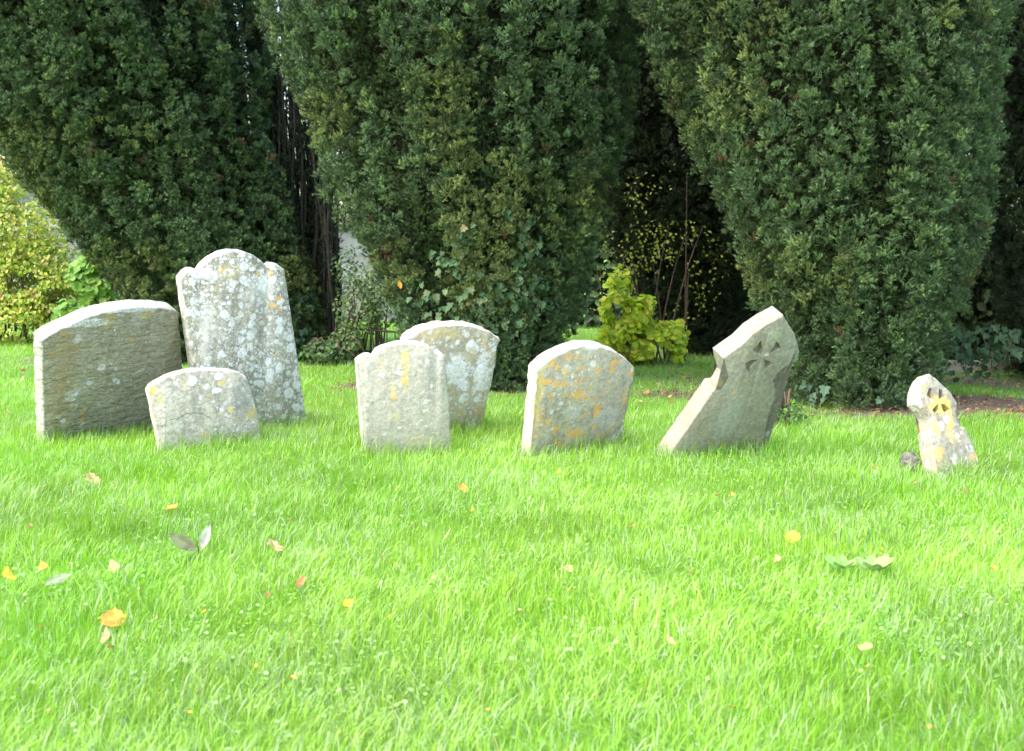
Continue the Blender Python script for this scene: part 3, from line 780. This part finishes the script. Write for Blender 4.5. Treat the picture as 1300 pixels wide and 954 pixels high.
# hanging ivy trail at the right edge
def hanging_ivy():
    rg = np.random.default_rng(5); top = at_depth(1283, 470, 11.2)
    root = empty('hanging_ivy', (top[0], top[1], 0)); tag(root, 'dark ivy trails hanging from the shaded yew at the right edge', 'ivy')
    paths, rad, P = [], [], []
    for i in range(12):
        z = np.linspace(top[2]+.35, rg.uniform(.14, .42), 12); x0 = rg.uniform(-.62, .35)
        p = np.stack([x0+.05*np.sin(z*9+i), rg.uniform(-.2, .2)+.04*np.cos(z*7), z], 1) - 0
        paths.append(p); rad.append(np.full(12, .004))
        for k in range(24):
            P.append(p[rg.integers(12)]+rg.normal(0, .05, 3))
    v, f = tubes(paths, rad, 4); link('ivy_stems', mesh_np('ivy_stems', v, [f]), M_BARK, root)
    P = np.array(P); n = len(P)
    V, Fc, CC = scatter_leaves(P, rg.normal(0, .6, (n, 3))+[0, -1, .2], rg.normal(0, .4, (n, 3))+[0, 0, -1], rg.uniform(.05, .1, n), np.array([.03, .06, .025])*rg.uniform(.6, 1.6, (n, 1)), 'ivy')
    link('ivy_leaves', mesh_np('ivy_leaves', V, [Fc], color=CC), M_IVY, root)
hanging_ivy()

# ------------------------------------------------------------------ shrubs
M_SHRUB = leaf_mat('shrub_leaf', rough=.5, transl=.42, spec=.3, tcol=(1, 1, .55))
def shrub(name, label, blobs, n, size, kind, pal, seed, stems=24, up=.4, mat=None, thr=.36):
    """blobs: list of (centre xyz, radii xyz, weight)"""
    rg = np.random.default_rng(seed)
    W = np.array([b[2] for b in blobs], float); W /= W.sum()
    which = rg.choice(len(blobs), n, p=W)
    c = np.array([b[0] for b in blobs])[which]; rad = np.array([b[1] for b in blobs])[which]
    d = norm(rg.normal(0, 1, (n, 3))); q = rg.uniform(.35, 1.05, (n, 1))**.6
    P = c+d*rad*q
    cell = vn(P[:, 0]*4+seed, P[:, 2]*4, 3)*.6+vn(P[:, 1]*4, P[:, 2]*5, 4)*.4
    keepm = (cell > thr) & (P[:, 2] > .03); P = P[keepm]; d = d[keepm]; cell = cell[keepm]; n = len(P)
    O = P.mean(0); O[2] = 0
    Cc = np.array([pal[i] for i in rg.choice(len(pal), n)])*rg.uniform(.75, 1.25, (n, 1))
    t = vn(P[:, 0]*1.7+5, P[:, 2]*1.7, 6)[:, None]
    Cc = Cc*(1-.4*t)+np.array(pal[0])*(.4*t)
    V, Fc, CC = scatter_leaves(P-O, d*.6+rg.normal(0, .5, (n, 3))+[0, -.3, up], rg.normal(0, .7, (n, 3))+[0, -.2, -.5], rg.uniform(*size, n), Cc, kind)
    root = empty(name, O); tag(root, label, 'shrub')
    link('foliage', mesh_np('foliage', V, [Fc], color=CC), mat or M_SHRUB, root)
    paths, rd = [], []
    for i in range(stems):
        b = P[rg.integers(n)]-O; s = np.linspace(0, 1, 8)[:, None]
        a = np.array([rg.uniform(-.25, .25), rg.uniform(-.15, .15), 0])+np.array([b[0]*.5, b[1]*.5, 0])
        p = a*(1-s)+b*s+np.array([0, 0, .18])*np.sin(s*math.pi)
        paths.append(p); rd.append(np.linspace(.014, .004, 8))
    v, f = tubes(paths, rd, 5); link('stems', mesh_np('stems', v, [f], smooth=True), M_BARK, root)
    return root
def B(px, py, Y, rx, ry, rz, w=1): return (at_depth(px, py, Y), (rx, ry, rz), w)
shrub('autumn_shrub', 'large loose yellow-green shrub turning gold at the left edge behind the wide headstone',
    [B(-60, 250, 17.6, 1.0, .9, .9, 2), B(0, 300, 17.6, .9, .9, .8, 2), B(40, 350, 17.6, .8, .8, .7, 2), B(75, 385, 17.4, .7, .7, .6, 1.3), B(0, 410, 17.2, .9, .7, .5, 1.4), B(-90, 380, 17.4, 1.2, .9, 1.0, 2), B(110, 380, 17.6, .35, .5, .55, .5), B(-20, 235, 17.9, .5, .7, .5, .9)],
    28000, (.04, .08), 'ovate', [(.40, .48, .07), (.28, .44, .06), (.50, .48, .10), (.54, .44, .18), (.20, .36, .06)], 11, 50)
shrub('green_shrub', 'small fresh green leafy bush between the gold shrub and the left-hand yew',
    [B(120, 360, 16.6, .42, .3, .42, 1), B(105, 400, 16.6, .4, .3, .3, .8), B(90, 430, 16.5, .5, .3, .25, .6)], 1500, (.08, .14), 'round', [(.16, .33, .06), (.22, .40, .09), (.30, .42, .10)], 12, 14)
shrub('yellow_shrub', 'bright yellow-green bush with large rounded leaves in the gap between the yews',
    [B(800, 425, 14.2, .36, .35, .30, 1.5), B(845, 428, 14.2, .28, .3, .24, 1.0), B(785, 395, 14.2, .22, .25, .26, .9), B(786, 360, 14.4, .16, .2, .22, .22), B(815, 400, 14.2, .28, .25, .24, 1), B(772, 440, 14.1, .18, .2, .22, .5), B(830, 450, 14.0, .42, .2, .14, .6), B(852, 405, 14.2, .16, .2, .3, .35)],
    2900, (.045, .10), 'round', [(.55, .70, .05), (.66, .72, .06), (.46, .64, .05), (.70, .66, .10), (.30, .46, .05)], 13, 22, up=.7, thr=.46, mat=leaf_mat('lime_leaf', rough=.5, transl=.5, spec=.3))
shrub('golden_shrub', 'thin gold-leaved branches seen through the dark gap above the yellow-green bush',
    [B(800, 300, 14.6, .6, .5, .75, 1), B(830, 350, 14.6, .6, .5, .5, 1), B(870, 330, 14.6, .6, .5, .9, 1), B(845, 270, 14.6, .6, .5, .6, .6)], 900, (.03, .055), 'ovate', [(.30, .32, .05), (.20, .25, .05)], 14, 16, thr=.5)
shrub('grey_green_bush', 'thin grey-green bush by the iron railing between the left and middle yews',
    [B(455, 390, 14.6, .32, .3, .5, 1), B(440, 440, 14.5, .25, .3, .25, .8), B(480, 370, 14.8, .24, .3, .6, .8), B(440, 345, 15, .2, .3, .4, .5)], 2600, (.035, .06), 'ovate', [(.14, .22, .08), (.22, .30, .12), (.09, .15, .06)], 15, 34)
shrub('green_bush', 'low dark leafy bush at the foot of the left-hand yew beside the grass',
    [B(410, 450, 14.2, .3, .25, .2, 1), B(432, 458, 14.2, .25, .2, .14, .7)], 500, (.05, .09), 'ovate', [(.06, .12, .04), (.10, .19, .06)], 16, 10)
shrub('fern_clump', 'tuft of feathery green undergrowth between the leaning cross and the dense yew',
    [B(998, 528, 9.6, .16, .12, .14, 1), B(1018, 545, 9.6, .15, .1, .08, .7)], 700, (.02, .045), 'ovate', [(.09, .19, .05), (.14, .26, .07)], 17, 12)

# dark hedge far behind, closing the gaps low down
HEDGE_PAL = [(.035, .06, .025), (.05, .085, .03), (.025, .045, .02)]
def hedge(label, x0, x1, Y, h, n, seed, pal):
    rg = np.random.default_rng(seed)
    P = np.stack([rg.uniform(x0, x1, n), Y+rg.uniform(-.5, .5, n), rg.uniform(.0, 1, n)**.8*h], 1)
    P[:, 2] *= .8+.35*vn(P[:, 0]*.8, 2, 3)
    root = empty('hedge', ((x0+x1)/2, Y, 0)); O = np.array(root.location); tag(root, label, 'hedge')
    V, Fc, CC = scatter_leaves(P-O, rg.normal(0, .6, (n, 3))+[0, -1, .4], rg.normal(0, 1, (n, 3)), rg.uniform(.10, .2, n), np.array([pal[i] for i in rg.choice(len(pal), n)])*rg.uniform(.6, 1.4, (n, 1)), 'ovate')
    link('foliage', mesh_np('foliage', V, [Fc], color=CC), leaf_mat('hedge_leaf', .6, .1, .2), root)
    paths = [np.stack([np.full(6, x)-O[0]+.05*np.sin(np.arange(6)+x), np.zeros(6), np.linspace(0, h*.85, 6)], 1) for x in np.arange(x0+.2, x1, .5)]
    v, f = tubes(paths, [np.linspace(.04, .01, 6)]*len(paths), 5); link('stems', mesh_np('stems', v, [f]), M_BARK, root)
hedge('low dark shrubbery behind the pale kerb at the right', 3.4, 9.5, 14.6, 1.5, 9000, 22, HEDGE_PAL)
hedge('tall dark hedge closing the view behind the middle and right-hand yews', .6, 13, 20.5, 5.2, 42000, 21, HEDGE_PAL)

# ------------------------------------------------------------------ iron railing
def railing():
    a = at_depth(428, 416, 14.9); b = at_depth(500, 423, 14.4)
    root = empty('iron_railing', (a[0], a[1], 0)); tag(root, 'thin dark iron railing seen between the left and middle yews', 'railing')
    m = plain_mat('dark_iron', (.02, .02, .022), (.06, .04, .03), 20, .6, .3, metal=.6)
    d = b-a; Ln = math.hypot(d[0], d[1]); zt = a[2]
    v, f = tubes([np.array([[0, 0, zt], [d[0]*.5, d[1]*.5, zt-.01], [d[0]*1.25, d[1]*1.25, zt-.02]])], [np.full(3, .013)], 8)
    link('top_rail', mesh_np('top_rail', v, [f], smooth=True), m, root)
    v, f = tubes([np.array([[0, 0, .12], [d[0]*1.25, d[1]*1.25, .12]])], [np.full(2, .011)], 8)
    link('bottom_rail', mesh_np('bottom_rail', v, [f], smooth=True), m, root)
    bar = tubes([np.array([[0, 0, -.05], [0, 0, zt-.01]])], [np.full(2, .0075)], 6)
    bme = mesh_np('bar', bar[0], [bar[1]], smooth=True); bme.materials.append(m)
    for k in range(9):
        o = bpy.data.objects.new('bar', bme); COL.objects.link(o); o.parent = root; u = .04+k*.14
        o.location = (d[0]*u, d[1]*u, 0)
railing()

# ------------------------------------------------------------------ kerb, garden wall, cottage
def box_bm(bm, lo, hi):
    r = bmesh.ops.create_cube(bm, size=1)
    for v in r['verts']:
        v.co = Vector(((v.co.x+.5)*(hi[0]-lo[0])+lo[0], (v.co.y+.5)*(hi[1]-lo[1])+lo[1], (v.co.z+.5)*(hi[2]-lo[2])+lo[2]))
def boxes(name, bs, mat, parent=None, bevel=0):
    bm = bmesh.new()
    for lo, hi in bs: box_bm(bm, lo, hi)
    if bevel: bmesh.ops.bevel(bm, geom=bm.edges[:], offset=bevel, segments=2, affect='EDGES')
    me = bpy.data.meshes.new(name); bm.to_mesh(me); bm.free()
    return link(name, me, mat, parent)
kb = boxes('stone_kerb', [((x, 13.3, -.05), (x+.88, 13.45, .13+.01*math.sin(x*5))) for x in np.arange(3.6, 9, .9)], plain_mat('kerb_stone', (.34, .31, .26), (.22, .20, .16), 7), bevel=.012)
tag(kb, 'low pale stone kerb running behind the right-hand yews', 'kerb')
M_RENDER = plain_mat('grey_render', (.22, .24, .25), (.15, .165, .17), 1.5, .9, .2)
gw = empty('garden_wall', (-4.6, 22, 0)); tag(gw, 'pale grey garden wall glimpsed between the left and middle yews', 'wall')
boxes('wall', [((-4.3, -.12, 0), (4.3, .12, 1.72))], M_RENDER, gw); boxes('coping', [((-4.33, -.17, 1.723), (4.33, .17, 1.80))], plain_mat('coping_stone', (.34, .33, .3), (.25, .25, .22)), gw, .01)
ct = empty('cottage', (-14.0, 25, 0)); tag(ct, 'pale grey cottage glimpsed through the gold shrub at the left edge', 'house')
boxes('wall', [((-5, 0, 0), (5, 5, 2.9))], M_RENDER, ct)
bm = bmesh.new()
vv = [bm.verts.new(p) for p in ((-5.3, -.35, 2.82), (5.3, -.35, 2.82), (5.3, 5.35, 2.82), (-5.3, 5.35, 2.82), (-5.3, 2.5, 5.0), (5.3, 2.5, 5.0))]
for f in ((0, 1, 5, 4), (2, 3, 4, 5), (1, 2, 5), (3, 0, 4), (3, 2, 1, 0)): bm.faces.new([vv[i] for i in f])
me = bpy.data.meshes.new('roof'); bm.to_mesh(me); bm.free()
link('roof', me, plain_mat('roof_tiles', (.30, .20, .17), (.40, .31, .28), 9, .9, .6, (1, 1, 3)), ct)
for x in (-2.6, 0.6, 3.2):
    w = boxes('window', [((x-.5, -.05, 1.0), (x+.5, .02, 1.08)), ((x-.5, -.05, 2.1), (x+.5, .02, 2.18)), ((x-.5, -.05, 1.08), (x-.43, .02, 2.1)), ((x+.43, -.05, 1.08), (x+.5, .02, 2.1)), ((x-.03, -.05, 1.08), (x+.03, .02, 2.1))], plain_mat('window_frame', (.6, .6, .58), (.5, .5, .5)), ct)
    boxes('pane', [((x-.42, -.02, 1.09), (x-.04, -.008, 2.09)), ((x+.04, -.02, 1.09), (x+.42, -.008, 2.09))], plain_mat('window_glass', (.04, .05, .06), (.06, .07, .08), 2, .08, .02), w)

# ------------------------------------------------------------------ weeds in the lawn and fallen leaves
def leaf_mesh(name, kind, curl, col, seed, fold=.3, sub=3):
    """one real leaf, about 1 long, with thickness from solidify-like doubling, curled"""
    rg = np.random.default_rng(seed)
    sv, sf = SH[kind]; bm = bmesh.new()
    vs = [bm.verts.new(p) for p in sv]
    for f in sf: bm.faces.new([vs[i] for i in f])
    bmesh.ops.subdivide_edges(bm, edges=bm.edges[:], cuts=2, use_grid_fill=True)
    for v in bm.verts:
        x, y, z = v.co; y -= .5
        z = abs(x)*fold+curl*(y*y*1.4)+.10*(vn(x*4+seed, y*4, 3)-.5)+.05*math.sin(y*9+seed)*abs(x)*2
        v.co = Vector((x*(1-.25*abs(curl)), y, z))
    cl = bm.verts.layers.float_color.new('Col')
    for v in bm.verts:
        k = .75+.5*vn(v.co.x*6+seed, v.co.y*6, 4)
        v[cl] = (col[0]*k, col[1]*k*k, col[2]*k, 1)
    bmesh.ops.recalc_face_normals(bm, faces=bm.faces[:])
    for f in bm.faces: f.smooth = True
    me = bpy.data.meshes.new(name); bm.to_mesh(me); bm.free(); return me
M_DEAD = leaf_mat('fallen_leaf', rough=.6, transl=.3, spec=.3)
LC = {'orange': (.60, .26, .05), 'yellow': (.66, .42, .05), 'peach': (.52, .34, .19), 'brown': (.36, .18, .08), 'tan': (.50, .34, .17)}
PROTO = {}
for i, (cn, cv) in enumerate(LC.items()):
    for j, kd in enumerate(('maple', 'ovate')):
        me = leaf_mesh('fallen_leaf', kd, (.35, .7)[j], cv, i*2+j); me.materials.append(M_DEAD); PROTO[(cn, j)] = me
def fallen(px, py, size_px, cn, kd, label, group=None, seed=0, zoff=None, stand=.5):
    rg = np.random.default_rng(int(px*7+py*13)+seed)
    p = on_ground(px, py+size_px*.15, .055); d = math.hypot(p[0], p[1]); s = size_px*d/F*1.15
    o = bpy.data.objects.new('fallen_leaf', PROTO[(cn, kd)]); COL.objects.link(o)
    z = float(gz(p[0], p[1]))
    o.location = (p[0], p[1], z+.05 if zoff is None else z+zoff)
    o.scale = (s, s, s); o.rotation_euler = (R(rg.uniform(20, 65))*stand*1.4, R(rg.uniform(-25, 25)), R(rg.uniform(-180, 180)) if size_px < 14 else R(rg.uniform(-50, 50)))
    tag(o, label, 'leaf', group or 'fallen autumn leaves scattered on the lawn')
named = [
    (144, 776, 30, 'orange', 0, 'largest orange fallen leaf, standing up in the grass near the lower left corner'),
    (135, 799, 20, 'peach', 1, 'pale peach fallen leaf tucked just below the largest orange leaf'),
    (140, 816, 13, 'brown', 1, 'small russet leaf half buried in grass a little below the pale peach leaf'),
    (10, 727, 24, 'yellow', 1, 'curled yellow-orange fallen leaf cut by the left edge of the photo'),
    (1006, 681, 20, 'yellow', 0, 'bright yellow fallen leaf standing in the grass below the two crosses'),
    (988, 711, 15, 'peach', 1, 'pale leaf lying just below the bright yellow leaf'),
    (347, 687, 22, 'peach', 0, 'pale peach fallen leaf right of the pair of grey-green leaves'),
    (219, 642, 16, 'orange', 0, 'orange fallen leaf above the pair of grey-green leaves'),
    (587, 614, 15, 'orange', 0, 'orange leaf on the grass below the gap between the pale and the orange-spotted headstones'),
    (443, 764, 14, 'yellow', 0, 'lone amber leaf in the lower grass left of the middle of the photo'),
    (145, 716, 20, 'tan', 1, 'flat tan leaf above the largest orange leaf'),
    (116, 607, 18, 'peach', 0, 'peach-coloured leaf on the grass below the wide rippled headstone'),
    (382, 738, 16, 'brown', 1, 'brown curled leaf below and right of the pale peach leaf'),
    (873, 726, 12, 'brown', 0, 'dark brown crumpled leaf below the leaning cross'),
    (1111, 587, 12, 'yellow', 1, 'upright golden leaf left of the small cross and its rock'),
    (851, 816, 16, 'tan', 1, 'narrow tan leaf standing near the bottom right of centre'),
    (55, 715, 17, 'orange', 1, 'thin orange leaf to the right of the curled yellow one at the left edge'),
    (1100, 820, 18, 'peach', 0, 'pale peach leaf near the bottom on the right'),
    (722, 725, 14, 'tan', 0, 'tan leaf among pale clover below the orange-spotted headstone'),
]
for q in named: fallen(*q[:5], q[5])
SMALL = {'orange': 'small orange fallen leaf scattered in the grass', 'brown': 'small brown fallen leaf scattered in the grass', 'tan': 'small tan fallen leaf scattered in the grass', 'peach': 'small peach fallen leaf scattered in the grass', 'yellow': 'small yellow fallen leaf scattered in the grass'}
small = [(14, 612), (84, 615), (38, 667), (302, 624), (368, 657), (422, 626), (505, 611), (600, 644), (484, 707), (550, 732), (88, 711), (65, 765), (50, 788), (260, 774), (340, 755), (198, 780), (179, 806), (325, 847), (372, 860), (495, 780),
         (579, 779), (588, 829), (527, 662), (710, 594), (692, 662), (764, 660), (804, 669), (767, 742), (660, 774), (1102, 846), (910, 622), (930, 620), (1162, 605), (1168, 612), (1075, 700), (1120, 695), (1262, 715), (1270, 755), (1225, 616), (750, 790),
         (659, 712), (8, 520), (30, 470), (28, 482), (150, 610), (835, 490), (822, 500), (850, 505), (868, 480), (812, 508), (1230, 520), (1260, 530), (1285, 525), (240, 905), (620, 900), (930, 890), (1180, 915), (430, 930), (60, 900)]
for i, (x, y) in enumerate(small):
    cn = ('orange', 'orange', 'brown', 'tan', 'peach', 'yellow')[i % 6]
    if y < 560: cn = ('brown', 'tan')[i % 2]
    fallen(x, y, 7+(i*5 % 5) if y > 560 else 6, cn, i % 2, SMALL[cn], 'small '+cn+' leaves scattered on the lawn')
fallen(507, 362, 12, 'orange', 1, 'orange leaf caught on the lower left side of the broad middle yew')
o = COL.objects[-1]; p = at_depth(507, 362, 11.05); o.location = p; s = .085; o.scale = (s, s, s); o.rotation_euler = (R(70), 0, R(30))

def leaf_obj(name, parent, sv_kind, col, L_, W_, base, tipdir, nrm, curl, mat, seed):
    """a single broad leaf: base point, direction to its tip, face normal"""
    me = leaf_mesh(name, sv_kind, curl, col, seed, fold=.35)
    me.materials.append(mat)
    t = Vector(tipdir).normalized(); n = Vector(nrm); n = (n-t*n.dot(t)).normalized(); b = t.cross(n)
    for v in me.vertices:
        c = v.co.copy(); v.co = b*(c.x*W_)+t*((c.y+.5)*L_)+n*(c.z*L_*.5)
    o = link(name, me, None, parent, base); return o
M_BROAD = leaf_mat('broad_leaf', rough=.7, transl=.2, spec=.2)
p = on_ground(251, 706, .02)
r = empty('leafy_sprig', (p[0], p[1], 0)); tag(r, 'pair of large grey-green leaves sticking up like wings from the grass at lower left', 'sprig')
leaf_obj('leaf', r, 'ovate', (.12, .13, .07), .155, .10, (-.005, 0, .045), (-1, .05, .62), (.3, -1, .45), .1, M_BROAD, 1)
leaf_obj('leaf', r, 'ovate', (.28, .28, .25), .13, .075, (.02, 0, .05), (.33, .05, 1), (-.2, -1, .1), .1, M_BROAD, 2)
v, f = tubes([np.array([[0, 0, 0], [.005, 0, .05], [-.005, 0, .09]])], [np.array([.004, .004, .002])], 6); link('stalk', mesh_np('stalk', v, [f]), M_BARK, r)
p = on_ground(62, 752, .03); r = empty('grey_leaf', (p[0], p[1], 0)); tag(r, 'single pale grey-green leaf lying above the large orange leaf, at the lower left', 'leaf')
leaf_obj('blade', r, 'ovate', (.16, .20, .12), .12, .07, (-.02, 0, .06), (1, .2, .35), (0, -.8, 1), .1, M_BROAD, 3)
def weed(label, px, py, n, L0, col, seed):
    rg = np.random.default_rng(seed); p = on_ground(px, py, .03)
    r = empty('broadleaf_weed', (p[0], p[1], float(gz(p[0], p[1])))); tag(r, label, 'weed')
    for i in range(n):
        a = i/n*2*math.pi+rg.uniform(-.3, .3)
        leaf_obj('leaf', r, 'round', tuple(np.array(col)*rg.uniform(.8, 1.2)), L0*rg.uniform(.8, 1.2), L0*.8, (math.cos(a)*.02, math.sin(a)*.02, .05), (math.cos(a), math.sin(a), .75), (-math.cos(a)*.6, -math.sin(a)*.6-.3, 1), .35, M_BROAD, seed*10+i)
    return r
weed('darker broad-leaved weed lying low, left of its paler neighbour at the lower right', 1068, 728, 6, .075, (.17, .32, .08), 1)
weed('paler broad-leaved weed with upturned leaves at the lower right', 1108, 730, 8, .085, (.24, .38, .12), 2)

# pale clover and moss patches woven through the lawn (uncountable)
def clover():
    rg = np.random.default_rng(31)
    spots = [(on_ground(x, y)[:2], r) for x, y, r in ((400, 800, .35), (720, 722, .3), (640, 745, .2), (330, 835, .4), (1230, 665, .35), (870, 650, .4), (550, 640, .4), (250, 660, .35), (1020, 760, .4), (1180, 800, .35), (800, 800, .3), (1240, 780, .4), (90, 740, .25), (480, 850, .3), (960, 600, .3))]
    P = []
    for (c, r) in spots:
        k = int(900*r); P.append(np.stack([c[0]+rg.normal(0, r, k), c[1]+rg.normal(0, r, k)], 1))
    k = 1500; y = rg.uniform(3, 9, k); P.append(np.stack([rg.uniform(-.5, .5, k)*y, y], 1))
    P = np.concatenate(P); n = len(P)
    z = gz(P[:, 0], P[:, 1])+rg.uniform(.015, .06, n)
    P3 = np.stack([P[:, 0], P[:, 1], z], 1)
    pal = np.array([(.17, .36, .05), (.21, .40, .09), (.27, .42, .16)])
    C = pal[rg.integers(0, 3, n)]*rg.uniform(.8, 1.2, (n, 1))
    V, Fc, CC = scatter_leaves(P3, rg.normal(0, .35, (n, 3))+[0, 0, 1], rg.normal(0, 1, (n, 3)), rg.uniform(.010, .019, n), C, 'round')
    o = link('clover', mesh_np('clover', V, [Fc], color=CC), leaf_mat('clover_leaf', .45, .3, .45)); tag(o, 'small round-leaved clover and moss spread through the grass', 'clover', kind='stuff')
clover()

# leaf litter on the bare earth
def litter():
    rg = np.random.default_rng(41); n = 5200
    x = rg.uniform(-3, 8, n*4); y = rg.uniform(9.5, 14, n*4); s = soil_mask(x, y); k = rg.random(n*4) < s*.9; x = x[k][:n]; y = y[k][:n]; n = len(x)
    P3 = np.stack([x, y, gz(x, y)+.012], 1); pal = np.array([(.20, .11, .06), (.30, .19, .10), (.14, .09, .06), (.38, .22, .08)])
    V, Fc, CC = scatter_leaves(P3, rg.normal(0, .3, (n, 3))+[0, 0, 1], rg.normal(0, 1, (n, 3)), rg.uniform(.02, .05, n), pal[rg.integers(0, 4, n)]*rg.uniform(.7, 1.2, (n, 1)), 'ovate')
    o = link('leaf_litter', mesh_np('leaf_litter', V, [Fc], color=CC), M_DEAD); tag(o, 'brown leaf litter strewn over the bare earth under the yews', 'leaf litter', kind='stuff')
litter()

# ------------------------------------------------------------------ light
SUN_EL, SUN_AZ = 52, 232        # azimuth clockwise from +Y: from the left, a little in front of the stones
w = bpy.data.worlds.new('World'); sc.world = w; w.use_nodes = True
nt = w.node_tree; nt.nodes.clear()
sky = nt.nodes.new('ShaderNodeTexSky'); sky.sky_type = 'NISHITA'; sky.sun_disc = False
sky.sun_elevation = R(SUN_EL); sky.sun_rotation = R(SUN_AZ); sky.air_density = 1.3; sky.dust_density = 3; sky.ozone_density = .6
bg = nt.nodes.new('ShaderNodeBackground'); bg.inputs[1].default_value = .15
ow = nt.nodes.new('ShaderNodeOutputWorld'); L(nt, sky.outputs[0], bg.inputs[0]); L(nt, bg.outputs[0], ow.inputs[0])
ld = bpy.data.lights.new('sun', 'SUN'); ld.energy = .6; ld.angle = R(30); ld.color = (1, .96, .90)
lo = bpy.data.objects.new('sun', ld); COL.objects.link(lo)
dirv = Vector((math.sin(R(SUN_AZ))*math.cos(R(SUN_EL)), math.cos(R(SUN_AZ))*math.cos(R(SUN_EL)), math.sin(R(SUN_EL))))
lo.rotation_euler = dirv.to_track_quat('Z', 'Y').to_euler(); lo.location = (-6, -3, 9)

# ------------------------------------------------------------------ camera
cd = bpy.data.cameras.new('camera'); cam = bpy.data.objects.new('camera', cd); COL.objects.link(cam)
cd.sensor_width = 36; cd.lens = F/1300*36; cd.clip_end = 1500; cd.clip_start = .05
cd.shift_y = -45/1300
cam.location = EYE; cam.rotation_euler = (math.pi/2-PITCH, 0, 0)
cd.dof.use_dof = True; cd.dof.focus_distance = 8.8; cd.dof.aperture_fstop = 4.0
sc.camera = cam
sc.view_settings.view_transform = 'Standard'; sc.view_settings.look = 'None'; sc.view_settings.gamma = 1
sc.view_settings.exposure = 2.45
sc.render.engine = 'CYCLES'
sc.cycles.max_bounces = 4; sc.cycles.diffuse_bounces = 2; sc.cycles.glossy_bounces = 2; sc.cycles.transmission_bounces = 3
sc.cycles.use_denoising = True
